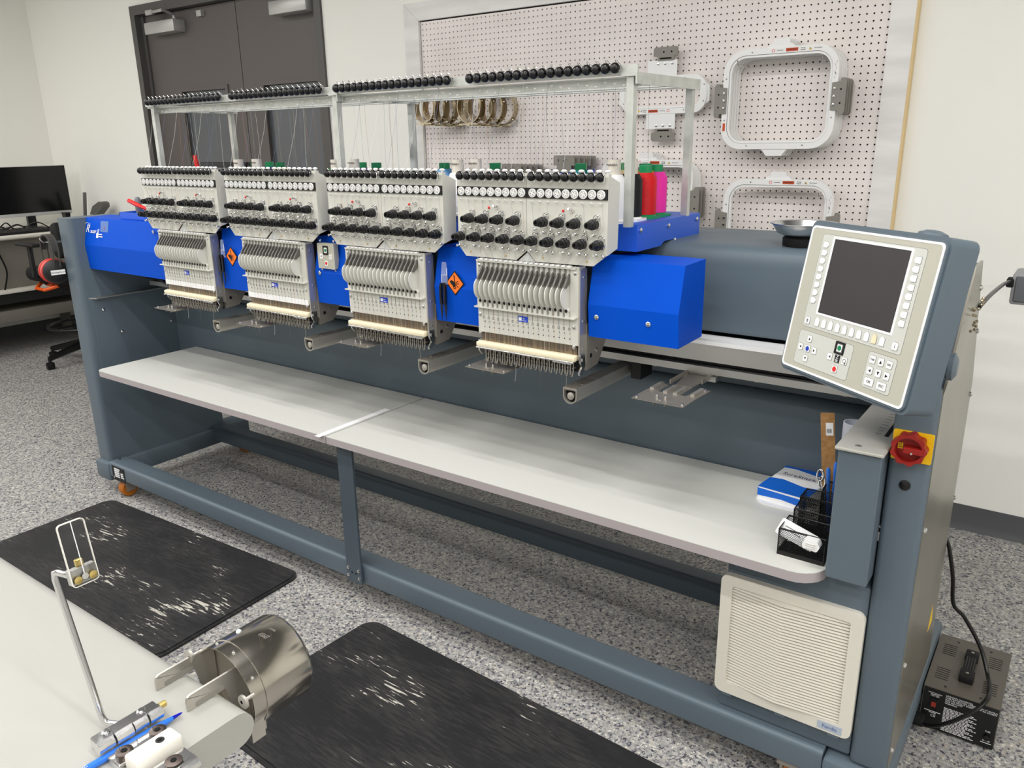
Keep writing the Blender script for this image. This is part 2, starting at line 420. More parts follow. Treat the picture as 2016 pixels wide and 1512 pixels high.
# rating plate
rp = P('rating_plate', MB().box(-.575,-.475,-.0475,-.045,.082,.148), black_m)
for i,(x0,x1,z) in enumerate(((-.555,-.51,.138),(-.555,-.515,.129),(-.555,-.515,.12),(-.555,-.515,.111),(-.555,-.515,.102),(-.505,-.485,.122),(-.505,-.485,.113),(-.505,-.495,.104),(-.492,-.482,.104))):
    build('plate_field', MB().box(x0,x1,-.0481,-.0475,z-.003,z+.003), white_ink, rp)
text('Z', .012, white_ink, rp, (-.565,-.0478,.094)) 
# rear body and panels
pb = rprof([(.272,1.02),(.272,1.243),(.70,1.243),(.70,1.02)],[.012,.05,.05,.01],6)
P('rear_body', MB().prism(pb,'x',-.612,2.56), slate)
P('back_panel', MB().prism(rprof([(.375,.52),(.372,.80),(.385,.845),(.41,.85),(.44,.85),(.44,.52)],[0,.02,.02,.01,0,0]),'x',-.598,2.545), slate)
rc = P('recess_panel', MB().box(-.598,2.545,.405,.44,.85,1.02), slate_d)  # same slate as the back panel, with recess shade put into the colour
for x in (-.2,.33,.83,1.38,1.83,2.13,2.36,2.51):
    build('recess_bolt', MB().lathe([(.011,0),(.011,-.004),(.007,-.005),(.007,-.002)],14,'y',(x,.405,.875)), steel_d, rc)
P('rail_lit_top', MB().box(-.56,2.545,.215,.285,1.0,1.010), white_p)  # top face of the rail catching light, painted in as a white slab
P('rail_profile', MB().box(-.56,2.545,.22,.28,.955,1.0), alu)
P('rail_seal', MB().box(-.56,2.545,.235,.40,.945,.955), rubber)
pbm = P('pantograph_beam', MB().box(-.5,2.545,.215,.262,.924,.942).box(-.5,2.545,.262,.30,.936,.942), alu)
for x in [ -.3+.37*i for i in range(8)]:
    build('beam_bolt', MB().lathe([(.005,0),(.005,.006)],10,'z',(x,.285,.942)), chrome, pbm)
# blue covers
def cover(x0,x1,zb): 
    pf=[(.045,1.222),(.162,1.224),(.162,zb),(.026,zb-.003),(.02,1.113)]
    return P('blue_cover', MB().prism(pf,'x',x0,x1), blue, smooth=15)
cv=[cover(-.632,-.02,1.015)]+[cover(.326+.5*i,.49+.5*i,1.018) for i in range(3)]+[cover(1.826,2.066,1.034)]
def bscrew(p,x,z,y=.02): build('cover_screw', MB().lathe([(.0065,.001),(.0065,-.003),(.003,-.005)],12,'y',(x,y,z)), chrome, p)
bscrew(cv[4],1.85,1.083,.023); bscrew(cv[4],1.99,1.082,.023); bscrew(cv[0],-.09,1.19,.03)
bscrew(cv[2],.85,1.112,.02); bscrew(cv[3],1.352,1.11,.02); bscrew(cv[3],1.475,1.11,.02)
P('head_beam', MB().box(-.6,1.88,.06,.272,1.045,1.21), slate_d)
P('cable_duct', MB().box(-.58,-.06,.12,.2,.985,1.015).tube([(-.2,.08,1.0),(-.1,.06,.985),(-.03,.08,.99)],.006,6), black_m)
# lettering on the left cover
lf=cv[0]; ty=.030
def fy(z): return .02+(z-1.113)*.2294-.0016
tilt=R(90-12.9)
text('R', .046, white_ink, lf, (-.592,fy(1.178),1.178), (tilt,0,0), shear=.3, depth=.0004)
lf_sw=build('swash', MB().tube([(-.625,fy(1.190)-.0003,1.190),(-.60,fy(1.203)-.0003,1.203),(-.575,fy(1.198)-.0003,1.198),(-.575,fy(1.184)-.0003,1.184),(-.60,fy(1.176)-.0003,1.176)],.0009,5), white_ink, lf)
text('acer II', .027, white_ink, lf, (-.535,fy(1.170),1.170), (tilt,0,0), shear=.2, depth=.0004)
build('badge', MB().box(-.030,.030,-.0006,.0,-.022,.022), mat('badge_grey',(92,124,186),.5), lf, loc=(-.462,fy(1.192)+.0012,1.192), rot=(R(-12.9),0,0))
text('II', .016, mat('badge_red',(196,92,92),.5), lf, (-.462,fy(1.186)-.0002,1.186), (tilt,0,0), shear=.2)
build('maker_mark', MB().box(-.008,.008,-.0006,.0,-.010,.010), white_ink, lf, loc=(-.511,fy(1.155),1.155), rot=(R(-12.9),0,0))
build('maker_lines', MB().box(-.014,.012,-.0006,0,.003,.007).box(-.014,.016,-.0006,0,-.006,-.002), white_ink, lf, loc=(-.486,fy(1.155),1.155), rot=(R(-12.9),0,0))
# remote start / stop box on the blue cover
sb = P('start_stop_box', MB().prism(rr(.075,.078,.003,3,.892,1.168),'y',.012,.03), panel_m)
for (dx,dz) in ((-.034,.046),(.027,.046),(-.034,-.046),(.027,-.046)): build('box_screw', MB().lathe([(.004,0),(.004,-.004)],10,'y',(.892+dx,.026,1.168+dz)), chrome, sb)
def key(parent,x,y,z,w=.013,h=.015,m_=white_p,name='button'):
    return build(name, MB().prism(rr(w,h,.0015,2,x,z),'y',y-.0012,y), m_, parent)
def dot(parent,x,y,z,rd,m_,name='button_dot'): return build(name, MB().prism(circ(rd,14,x,z),'y',y-.0006,y), m_, parent)
build('button_ring', MB().ring(rr(.024,.028,.001,1,.892,1.186),rr(.014,.018,.001,1,.892,1.186),'y',.0108,.012), ink, sb)
key(sb,.892,.012,1.186); dot(sb,.892,.0108,1.186,.005,green_m)
key(sb,.892,.012,1.146); dot(sb,.892,.0108,1.146,.005,red_b)
key(sb,.871,.012,1.167); key(sb,.913,.012,1.167)
build('arrow', MB().prism([(.868,1.167),(.873,1.170),(.873,1.164)],'y',.0104,.0108), ink, sb)
build('arrow', MB().ring(circ(.0045,14,.913,1.167),circ(.0037,14,.913,1.167),'y',.0104,.0108), ink_g, sb)
# warning diamonds
def diamond(par,x,z,y):
    w=.033
    s=build('warning_sign', MB().prism([(x-w,z),(x,z-w*1.05),(x+w,z),(x,z+w*1.05)],'y',y-.001,y), ink, par)
    a=w*.86
    build('sign_field', MB().prism([(x-a,z),(x,z-a*1.05),(x+a,z),(x,z+a*1.05)],'y',y-.0016,y-.001), orange_m, s)
    m=MB().prism([(x-.004,z+.022),(x-.0005,z+.022),(x+.003,z-.004),(x+.001,z-.008)],'y',y-.0021,y-.0016)
    m.prism([(x-.018,z+.003),(x-.012,z+.008),(x-.002,z+.004),(x+.001,z-.006),(x+.004,z-.012),(x-.004,z-.010),(x-.012,z-.004)],'y',y-.0021,y-.0016)
    for (dx,dz,ex,ez) in ((.003,-.006,.012,-.012),(.005,-.003,.015,-.002),(.005,0,.013,.006)):
        m.tube([(x+dx,y-.0018,z+dz),(x+(dx+ex)/2,y-.0018,z+(dz+ez)/2+.0025),(x+ex,y-.0018,z+ez)],.0011,5)
    m.tube([(x-.006,y-.0018,z-.008),(x-.003,y-.0018,z-.015),(x+.004,y-.0018,z-.013)],.0013,5)
    build('hand_symbol', m, ink, s)
diamond(cv[3],1.402,1.128,.0205); diamond(cv[1],.397,1.132,.0205)

# ---- sewing heads -------------------------------------------------------------
# shared meshes
fin_me = MB().prism(rprof([(0,1.173),(-.007,1.169),(-.033,1.150),(-.037,1.140),(-.037,1.128),(-.033,1.114),(-.02,1.102),(0,1.100)],[0,.002,.003,.003,.004,.005,.004,0],2),'x',-.0011,.0011).mesh('thread_fin', beige_p)
lev_me = MB().prism([(0,1.188),(-.004,1.186),(-.012,1.177),(-.024,1.163),(-.026,1.156),(-.018,1.154),(-.006,1.162),(0,1.170)],'x',-.0022,.0022).mesh('take_up_lever', mat('lever_grey',(104,101,98),.4,.3))
slot_me = MB().prism(rr(.0062,.026,.003,4,0,1.186),'y',-.0012,-.0004).mesh('lever_slot', mat('slot_grey',(120,120,116),.5))
bolt_me = MB().mi(0).lathe([(.0062,0),(.0062,-.010),(.0048,-.0105)],14,'y').mi(1).lathe([(.0042,-.0100),(.0042,-.0116),(.002,-.0122)],12,'y').mi(0).box(-.0045,.0045,-.009,0,-.017,-.004).mesh('guide_bolt',[beige_p, black_p])
ndl = MB()
ndl.mi(0).tube([(0,-.004,.968),(0,-.004,.931)],.0019,6).tube([(.0079,-.002,.968),(.0079,-.003,.940),(.0070,-.005,.933),(.0070,-.005,.929)],.0017,6).box(-.003,.003,-.0065,.004,.9575,.962).box(.0055,.0105,-.005,.006,.948,.951).box(.003,.0085,-.008,-.002,.928,.9295)
ndl_me = ndl.mesh('needle_unit', steel_d)
bead = MB().mi(0).sphere((0,-.012,0),.0112,12,8,1,1,1)
bead.mi(1).tube([(.002,.002,.004),(.004,-.013,.0135),(.011,-.013,.002),(.010,-.013,-.012),(.003,-.012,-.016),(-.001,.002,-.006)],.0009,5)
bead.tube([(0,-.02,0),(0,.004,0)],.0022,6)
bead_me = bead.mesh('guide_bead',[black_p, chrome])
eye_me = MB().lathe([(.003,-.004),(.003,.002),(.007,.004),(.0075,.006),(.004,.009)],10,'z').mesh('thread_eyelet', white_p)
dial = MB().mi(0).lathe([(.0108,0),(.0108,-.0022),(.0098,-.003)],20,'y').mi(1).ring(circ(.0078,16),circ(.0070,16),'y',-.0034,-.0029)
for a in range(4): dial.prism(circ(.0013,6,.0042*math.cos(a*math.pi/2+.4),.0042*math.sin(a*math.pi/2+.4)),'y',-.0034,-.0029)
dial_me = dial.mesh('sensor_wheel',[white_p, ink_g])
hook_me = MB().tube([(0,0,0),(0,-.006,.001),(.003,-.008,.0025),(.006,-.006,.001),(.006,-.003,-.002)],.0011,5).mesh('thread_hook', white_p)
kn = MB().mi(1).lathe([(.0152,0),(.0152,-.003),(.011,-.004),(.0145,-.006),(.0145,-.008)],20,'y')
kn.mi(0).lathe([(.0128,-.008),(.0128,-.017),(.0108,-.0185),(.0108,-.026),(.0085,-.0275),(.0085,-.038),(.0074,-.041),(.0042,-.041),(.0040,-.036)],18,'y')
kn.mi(1).tube([(-.004,-.006,.012),(.0,-.007,.019),(.007,-.006,.0215),(.0125,-.004,.017),(.013,-.002,.008)],.0010,5).sphere((.0095,-.006,.0195),.0031,8,6).cyl((.0095,0,.0195),(.0095,-.008,.0195),.0018,n=6)
knob_me = kn.mesh('tension_knob',[black_p, chrome])
pin_me = MB().lathe([(.0022,0),(.0022,-.008),(.0040,-.009),(.0040,-.011),(.002,-.0125)],10,'y').mesh('guide_pin', chrome)
pinl_me = MB().lathe([(.0030,0),(.0030,-.003),(.0016,-.004),(.0016,-.011),(.0034,-.012),(.0034,-.014)],10,'y').tube([(0,-.012,0),(.006,-.010,.003),(.010,-.004,.001)],.001,5).mesh('guide_pin', chrome)
num = MB()
nums_me = bpy.data.meshes.new('needle_numbers')
bmn = bmesh.new()
for i in range(18):
    tm = text_mesh(str(18-i), .0075, ink, 0)
    tm.transform(Matrix.Translation((.018+.0158*i,-.0006,1.038)) @ Euler((R(90),0,0)).to_matrix().to_4x4()); bmn.from_mesh(tm); bpy.data.meshes.remove(tm)
bmn.to_mesh(nums_me); bmn.free(); nums_me.materials.append(ink)
tick_me = MB().ring(rr(.005,.0065,.0005,1,0,1.049),rr(.0037,.0052,.0004,1,0,1.049),'y',-.0006,-.0001).prism(rr(.003,.003,.001,1,.002,1.024),'y',-.0006,-.0001).prism([(-.0002,1.076),(.0002,1.076),(.0002,1.053),(-.0002,1.053)],'y',-.0005,-.0001).mesh('needle_mark', ink)
scr_me = MB().lathe([(.0048,0),(.0048,-.003),(.0025,-.0045)],12,'y').mesh('panel_screw', chrome)
plate_l = rprof([(-.060,1.418),(-.0605,1.237),(-.036,1.2105),(.127,1.2105),(.1598,1.236),(.1598,1.418)],0)
plate_r = rprof([(.1612,1.418),(.1612,1.236),(.187,1.2105),(.353,1.2115),(.389,1.239),(.390,1.418)],0)

for k in range(4):
    X=.5*k
    # needle case
    nc = put('needle_case', MB().prism([(0,1.079),(0,1.206),(.312,1.206),(.312,1.079)],'y',0,.03).box(-.003,.312,0,.03,1.009,1.079)
        .box(.0,.305,-.008,0,1.2,1.2045).box(-.007,.306,-.013,0,1.077,1.0805).box(-.002,.004,-.004,0,1.08,1.2).box(.288,.312,-.002,0,1.08,1.2).mesh('needle_case', beige), mc, (X,0,0))
    for i in range(18):
        x=.0135+.0158*i
        put('thread_fin', fin_me, nc, (x,0,0)); put('take_up_lever', lev_me, nc, (x+.003,0,0)); put('lever_slot', slot_me, nc, (x+.0065,0,0))
        put('guide_bolt', bolt_me, nc, (x-.0005,0,1.0965)); put('needle_mark', tick_me, nc, (.016+.0158*i,0,0)); put('needle_unit', ndl_me, nc, (.02+.0158*i,.004,0))
        put('top_tooth', bpy.data.meshes.get('top_tooth') or MB().box(-.005,.005,-.010,0,1.2045,1.2085).mesh('top_tooth', white_p), nc, (x+.005,0,0))
    put('needle_numbers', nums_me, nc)
    for (x,z) in ((.006,1.190),(.302,1.190),(.004,1.057),(.299,1.056),(.004,1.006),(.300,1.005)): put('panel_screw', scr_me, nc, (x,0,z))
    lb=build('logo_plate', MB().prism(rr(.031,.015,.002,2,.144,1.0585),'y',-.001,0), logo_b, nc)
    build('logo_mark', MB().box(.131,.140,-.0014,-.001,1.054,1.063).box(.143,.150,-.0014,-.001,1.059,1.0605).box(.143,.155,-.0014,-.001,1.054,1.0552), white_ink, nc)
    if k<2: build('paper_strip', MB().box(.0,.306,-.0025,-.0012,1.006,1.0235), white_s, nc)
    build('polished_strip', MB().box(.001,.305,.006,.03,.972,1.009), brown_steel, nc)
    build('frosted_bar', MB().rbox(-.004,.308,-.014,.012,.969,.9835,.004,2), frosted_m, nc)
    build('bar_rail', MB().rbox(-.004,.306,-.016,.002,.9655,.9695,.0015,1).box(.245,.3,-.014,-.004,.962,.9655), chrome, nc)
    build('end_plate', MB().prism([(-.002,1.2),(.03,1.2),(.034,1.02),(.034,.96),(-.002,.975)],'x',.3125,.3165), steel, nc)
    build('end_bracket', MB().prism([(-.006,.988),(.016,.988),(.016,.955),(.004,.935),(-.008,.935),(-.010,.942),(.002,.955),(-.006,.972)],'x',.3165,.322).cyl((.322,.002,.975),(.326,.002,.975),.005,n=10), chrome, nc)
    build('end_bracket', MB().prism([(.0,.985),(.02,.985),(.02,.945),(.012,.942),(.0,.955)],'x',-.006,-.002), galv, nc)
    build('needle_guard', MB().box(.012,.306,.012,.03,.938,.970), black_m, nc)
    hd=build('head_casting', MB().prism([(.03,1.06),(.15,1.06),(.14,1.02),(.085,.945),(.03,.94)],'x',.10,.3185), steel_d, nc)
    build('casting_screw', MB().lathe([(.005,0),(.005,.003)],10,'x',(.3185,.075,.985)), chrome, nc)
    build('casting_hole', MB().lathe([(.006,0),(.006,.0006)],12,'x',(.3185,.05,.975)), blk_dark, nc)
    for z in (1.18,1.07,1.0,.985): build('side_screw', MB().lathe([(.0025,0),(.0025,.0015)],8,'x',(.3165,.014,z)), chrome, nc)
    # tension box
    tb = put('tension_box', MB().prism(plate_l,'y',-.003,0).prism(plate_r,'y',-.003,0).prism([(0,1.238),(.048,1.25),(.054,1.402),(.012,1.418),(0,1.418)],'x',-.059,.389)
        .box(-.058,.388,.0,.014,1.418,1.424).mesh('tension_box', beige), mc, (X,0,0))
    build('centre_gusset', MB().prism([(.132,1.209),(.16,1.232),(.184,1.209)],'y',.0,.004), grey_p, tb)
    build('box_foot', MB().box(.0,.30,.005,.05,1.206,1.24), black_m, tb)
    for (x0,x1) in ((-.0575,.1640),(.1648,.3895)):
        build('sensor_strip', MB().box(x0,x1,-.0065,-.003,1.366,1.390), black_m, tb)
    for i in range(18):
        j=i%9; h_=i//9
        put('sensor_wheel', dial_me, tb, ((-.0425+.02395*j) if not h_ else (.1815+.0240*j), -.0065, 1.3782))
        put('thread_hook', hook_me, tb, ((-.0475+.0239*j) if not h_ else (.1765+.024*j), -.003, 1.357))
        put('guide_bead', bead_me, tb, ((-.0375+.0239*j) if not h_ else (.186+.0238*j), -.006, 1.4175))
        put('thread_eyelet', eye_me, tb, ((-.030+.0239*j) if not h_ else (.193+.0238*j), .006, 1.4245))
    ups=(-.013,.032,.080,.131,.215,.261,.307,.357); los=(-.045,.004,.050,.097,.143,.184,.231,.278,.325,.371)
    for x in ups: put('tension_knob', knob_me, tb, (x,-.003,1.3105)); 
    for x in los: put('tension_knob', knob_me, tb, (x,-.003,1.2632))
    for x in ups:
        put('guide_pin', pin_me, tb, (x-.024,-.003,1.292)); put('guide_pin', pinl_me, tb, (x-.003,-.003,1.2845))
    for x in los:
        put('guide_pin', pin_me, tb, (x+.012,-.003,1.2375)); put('guide_pin', pinl_me, tb, (x-.010,-.003,1.2385))
    for x in (.044,.268): build('indicator_lamp', MB().sphere((x,-.004,1.338),.0034,8,6), red_b, tb)
    for x in (.069,.292): build('toggle_switch', MB().lathe([(.0055,-.003),(.0055,-.006)],12,'y',(x,0,1.34)).tube([(x,-.006,1.34),(x-.003,-.016,1.344)],[.0022,.003],8), chrome, tb)
    for (x,z) in ((-.02,1.2225),(.095,1.2195),(.21,1.2215),(.335,1.221)): build('brass_screw', MB().lathe([(.0025,-.003),(.0025,-.0045)],8,'y',(x,0,z)), brass, tb)
    # cylinder sewing arm
    sec=[(.267,.895),(.307,.895)]+[(.287+.02*math.cos(R(a)),.873+.02*math.sin(R(a))) for a in range(0,-181,-20)]
    inn=[(.2695,.8925),(.3045,.8925)]+[(.287+.0175*math.cos(R(a)),.873+.0175*math.sin(R(a))) for a in range(0,-181,-20)]
    ar = put('sewing_arm', MB().ring(sec,inn,'y',0,.03).prism(sec,'y',.03,.32).mesh('sewing_arm', steel), mc, (X,0,0))
    build('hook_plate', MB().box(.2695,.3045,.003,.02,.888,.8925).box(.2685,.3055,.0,.10,.895,.8965), steel_d, ar)
    build('rotary_hook', MB().mi(0).lathe([(.0165,.028),(.0165,.012),(.012,.010),(.012,.014)],18,'y',(.287,0,.873)).mi(1).lathe([(.010,.013),(.010,.004),(.005,.002)],16,'y',(.287,0,.873)), [blk_dark, steel], ar)
    for (x,y) in ((.277,.045),(.297,.045),(.287,.11)): build('arm_screw', MB().lathe([(.003,.8965),(.003,.8975)],8,'z',(x,y,0)), chrome, ar)
    build('arm_bracket', MB().box(.32,.35,.27,.34,.86,.905), black_m, ar)
# hoop clamp plates on the pantograph
for k in range(5):
    x0=1.98-.508*k; y0=-.035; z=.912
    cp_=build('hoop_clamp', MB().prism([(0,0),(.132,0),(.132,.075),(.136,.15),(.118,.15),(.102,.08),(.088,.08),(.088,.16),(.045,.16),(.045,.08),(.03,.08),(.03,.14),(.012,.15),(.0,.075)],'z',0,.002), steel_d, mc, loc=(x0,y0,z))
    build('clamp_tongue', MB().prism([(.045,.15),(.088,.15),(.096,.24),(.096,.275),(.03,.275),(.03,.24)],'z',.002,.004).box(.028,.031,.15,.275,.002,.014).box(.095,.098,.19,.275,.002,.014), steel_d, cp_)
    for (a,b_) in ((.006,.085),(.046,.075),(.072,.075),(.112,.085)): build('clamp_rib', MB().box(a,a+.010,b_,b_+.06,.002,.007), steel, cp_)
    for (a,b_,h_) in ((.008,.012,.006),(.124,.012,.006),(.052,.03,.012),(.074,.03,.012),(.064,.02,.004),(.012,.135,.006),(.125,.14,.006),(.05,.265,.012),(.066,.265,.012),(.082,.265,.012)):
        build('clamp_pin', MB().lathe([(.0035,.002),(.0035,h_),(.002,h_+.001)],10,'z',(a,b_,0)), chrome, cp_)
    build('clamp_foot', MB().box(.045,.049,.02,.06,-.012,0).box(.075,.079,.02,.06,-.012,0), steel_d, cp_)
    build('clamp_block', MB().box(.02,.112,.26,.29,.004,.012).box(.09,.112,.24,.262,-.004,.008), alu, cp_)

# thread stand
P('thread_tray', MB().prism([(.116,1.235),(.116,1.30),(.494,1.30),(.494,1.228),(.35,1.228),(.33,1.245),(.27,1.245),(.25,1.235)],'x',-.085,1.905), mat('tray_blue',(36,92,206),.4))
P('tool_tray', MB().box(-.40,-.09,.075,.175,1.224,1.236).box(-.40,-.09,.075,.078,1.236,1.250).box(-.40,-.397,.075,.175,1.236,1.250).box(-.40,-.09,.172,.175,1.236,1.250), bpy.data.materials['tray_blue'])
tp=P('tray_support', MB().box(-.05,1.85,.13,.45,1.222,1.236), black_m)
for (y,z) in ((.132,1.286),(.29,1.283),(.47,1.285),(.33,1.242)): build('tray_screw', MB().lathe([(.0065,0),(.0065,.003),(.003,.005)],10,'x',(1.905,y,z)), chrome, tp)
rk = P('thread_rack', MB().box(-.10,1.915,.075,.082,1.640,1.662).box(-.10,1.915,.082,.108,1.634,1.637), galv)
for y in (.14,.22,.31,.39):
    build('rack_rail', MB().box(-.10,1.915,y-.012,y+.012,1.634,1.637).box(-.10,1.915,y-.012,y-.009,1.625,1.637).box(-.10,1.915,y+.009,y+.012,1.625,1.637), galv, rk)
build('rack_skirt', MB().box(-.10,1.915,.095,.098,1.616,1.634), galv, rk)
for x in (-.06,.913,1.897):
    build('rack_cross_bar', MB().box(x-.02,x+.02,.07,.425,1.637,1.645).box(x+.016,x+.02,.07,.425,1.620,1.637), galv, rk)
    for y in (.085,.41):
        build('rack_post', MB().box(x-.009,x+.009,y-.0095,y-.0080,1.298,1.636).box(x-.009,x-.0075,y-.008,y+.009,1.298,1.636).box(x+.0075,x+.009,y-.008,y+.009,1.298,1.636), galv, rk)
tb_me = MB().mi(0).sphere((0,-.014,0),.0120,12,8).mi(1).tube([(.0,0,.006),(-.003,-.008,.017),(.002,-.012,.019),(.010,-.006,.010),(.011,0,.0)],.001,5).tube([(.004,0,-.01),(.010,-.012,-.006),(.010,-.014,.006),(.004,-.010,.011)],.0009,5).mesh('rack_bead',[black_p, chrome])
hole_me = MB().prism([(0,-.003),(.004,.0005),(.002,.002),(0,.001),(-.002,.002),(-.004,.0005)],'y',-.0006,0).mesh('rack_eyelet', white_p)
for k in range(4):
    for i in range(18):
        put('rack_bead', tb_me, rk, (.5*k-.058+.0249*i, .074, 1.655))
        put('rack_eyelet', hole_me, rk, (.5*k-.052+.0249*i, .0949, 1.628-.004*(i%3)))
# loose threads between cones, rack and heads
tcol=[(230,230,228),(150,150,150),(190,120,90),(110,120,160),(200,190,160),(120,110,110)]
for k in range(4):
    m=MB(); 
    for i in range(18):
        xx=.5*k-.05+.0249*i; yy=random.choice((.14,.22,.31)); m.mi(i%6)
        xb=xx+random.uniform(-.008,.008)
        pts=[(xx,yy,1.63),(xx+random.uniform(-.003,.003),yy,1.56),(xb+random.uniform(-.004,.004),yy,1.48),(xb,yy,1.425)]
        m.tube(spline(pts,4),.00033,3)
        if i%3==0: m.tube([(xx,.08,1.645),(xx+.003,.05,1.54),(xb,.015,1.433)],.00028,3)
        # down the tension plate and the needle case
        xn=.5*k+.022+.0158*i
        m.tube([(xb,-.006,1.36),(xb+.004,-.006,1.30),(xn*.6+xb*.4,-.006,1.22),(xn,-.012,1.20)],.00022,3)
        m.tube([(xn,-.006,1.09),(xn,-.004,1.02),(xn,-.003,.96)],.00022,3)
        if i%5==1: m.tube(spline([(xn,.0,.94),(xn+.002,.0,.91),(xn-.002,.0,.885)],3),.0003,3)
    put('loose_thread', m.mesh('loose_thread',[mat('thread_%d_%d'%(k,q),c_,.6) for q,c_ in enumerate(tcol)],0), mc, (0,0,0), kind='stuff')

# right hand pillar box in front of the column
pxb = P('pillar_box', MB().rbox(2.464,2.546,-.08,.33,.618,.905,.003,1), slate)
build('scale_plate', MB().rbox(2.458,2.55,-.088,.27,.905,.913,.003,2), mat('satin_alu',(196,194,187),.45,.25), pxb)
build('scale_slot', MB().box(2.527,2.535,.02,.23,.9131,.9136), blk_dark, pxb)
build('scale_lines', (lambda m:[m.box(2.508,2.520,.03+.02*i,.0315+.02*i,.9131,.9136) for i in range(8)] and m)(MB()), ink_g, pxb)
build('plate_screw', MB().lathe([(.006,.913),(.006,.9145)],12,'z',(2.497,-.065,0)), alu, pxb)
P('pillar_bracket', MB().box(2.545,2.549,-.02,.0,.70,.72).box(2.545,2.549,-.02,.0,.73,.735), alu)
# cabinet with vent
P('cabinet', MB().rbox(2.236,2.548,-.022,.47,.158,.588,.008,2), slate)
vg = P('vent_grille', MB().ring(rr(.316,.318,.018,5,2.388,.370),rr(.262,.262,.003,5,2.388,.372),'y',-.038,-.022), vent_m)
build('vent_backing', MB().box(2.257,2.519,-.0225,-.0221,.241,.503), mat('vent_shadow',(60,58,54),.8), vg)
N=34
sv=[]; sf=[]
for (x,yo) in ((-.131,0),(-.012,-.014),(.131,0)):
    for (y,z) in ((.007,-.0029),(-.0035,-.0036),(-.0045,-.0030),(-.0035,.0010),(.007,.0034)): sv.append((x,y+yo,z))
for a in range(2):
    for q in range(5): sf.append((a*5+q,a*5+(q+1)%5,(a+1)*5+(q+1)%5,(a+1)*5+q))
sf += [(0,1,2,3,4),(14,13,12,11,10)]
sl_me=MB().add(sv,sf).mesh('louvre', vent_m, 20)
for i in range(N):
    put('louvre', sl_me, vg, (2.388,-.030,.2455+.2535*i/(N-1)))
build('maker_label', MB().box(2.475,2.528,-.0388,-.038,.216,.236), mat('fan_label',(176,186,200),.5), vg)
text('Fandis', .013, mat('fan_ink',(96,120,170),.6), vg, (2.5015,-.0392,.226))
for x in (2.26,2.39,2.51): build('vent_clip', MB().box(x-.012,x+.012,-.036,-.02,.203,.2105), slate, vg)
# main switch
sw = P('main_switch', MB().prism(rr(.072,.061,.003,3,2.588,.921),'y',-.034,-.03), yellow_m)
gear=[((.031+.002*math.cos(9*2*math.pi*i/72))*math.cos(2*math.pi*i/72)+2.585,(.031+.002*math.cos(9*2*math.pi*i/72))*math.sin(2*math.pi*i/72)+.921) for i in range(72)]
inner=[(.024*math.cos(2*math.pi*i/72)+2.585,.024*math.sin(2*math.pi*i/72)+.921) for i in range(72)]
build('switch_rim', MB().ring(gear,inner,'y',-.058,-.034), red_m, sw)
build('switch_base', MB().lathe([(.0242,-.034),(.0242,-.042)],24,'y',(2.585,0,.921)), red_m, sw)
build('switch_grip', MB().rbox(2.576,2.616,-.062,-.042,.914,.9265,.002,1), red_m, sw)
build('switch_field', MB().box(2.564,2.573,-.0428,-.042,.917,.929), yellow_m, sw)
text('O', .008, ink, sw, (2.5685,-.0432,.9255)); text('OFF', .0038, ink, sw, (2.5685,-.0432,.920))
build('padlock_pin', MB().cyl((2.592,-.062,.917),(2.592,-.064,.917),.0022,n=10), chrome, sw)
P('blanking_plug', MB().lathe([(.0105,-.030),(.0105,-.0325),(.008,-.034)],20,'y',(2.584,0,.838)), black_p)

# ---- control panel -------------------------------------------------------------
cp0 = put('control_panel', MB().prism(rr(.346,.306,.016,5),'y',.004,.062).prism(rr(.334,.294,.014,5),'y',-.001,.004).prism(rr(.31,.27,.014,5),'y',.062,.072).mesh('control_panel', slate), mc, (2.47,-.1,1.189), (R(-9.8),0,R(-35.5)))
def CP(name, mb, m_, **k_): return build(name, mb, m_, cp0, **k_)
CP('white_border', MB().ring(rr(.327,.286,.009,4),rr(.319,.278,.007,4),'y',-.0025,-.001), white_p)
CP('face_sheet', MB().prism(rr(.319,.278,.007,4),'y',-.002,-.001), panel_m)
def field(x0,x1,z0,z1,nm='button_field'):
    CP(nm+'_line', MB().ring(rr(x1-x0+.0012,z1-z0+.0012,.006,4,(x0+x1)/2,(z0+z1)/2),rr(x1-x0,z1-z0,.0055,4,(x0+x1)/2,(z0+z1)/2),'y',-.0023,-.002), ink_g)
    CP(nm, MB().prism(rr(x1-x0,z1-z0,.0055,4,(x0+x1)/2,(z0+z1)/2),'y',-.0023,-.002), panel_l)
field(-.127,.131,-.054,.129); field(-.129,.023,-.130,-.0625); field(.062,.129,-.128,-.0625)
CP('screen_border', MB().ring(rr(.200,.152,.0015,2,.003,.0505),rr(.190,.144,.0005,2,.003,.0505),'y',-.003,-.0023), white_p)
CP('screen', MB().box(-.092,.098,-.0026,-.0022,-.0215,.1225), screen_m)
def pent(w,h_,rot):
    # tip up, centred
    pts=[(-w/2,-h_/2),(w/2,-h_/2),(w/2,h_*.22),(0,h_/2),(-w/2,h_*.22)]
    c_,s_=math.cos(rot),math.sin(rot); return rprof([(a*c_-b_*s_,a*s_+b_*c_) for a,b_ in pts],.0012,2)
def pkey_me(rot,w,h_,m_):
    return MB().mi(1).prism(pent(w+.0012,h_+.0012,rot),'y',-.0027,-.0023).mi(0).prism(pent(w,h_,rot),'y',-.0036,-.0027).mesh('soft_key',[m_, ink_g])
kl=pkey_me(R(-90),.0115,.0145,white_p); kr=pkey_me(R(90),.0115,.0145,white_p); ku=pkey_me(0,.011,.018,white_p); ky=pkey_me(0,.011,.018,mat('stained_key',(238,222,186),.5))
for i in range(8):
    put('soft_key', kl, cp0, (-.112,0,.109-.0157*i)); put('soft_key', kr, cp0, (.116,0,.109-.0157*i))
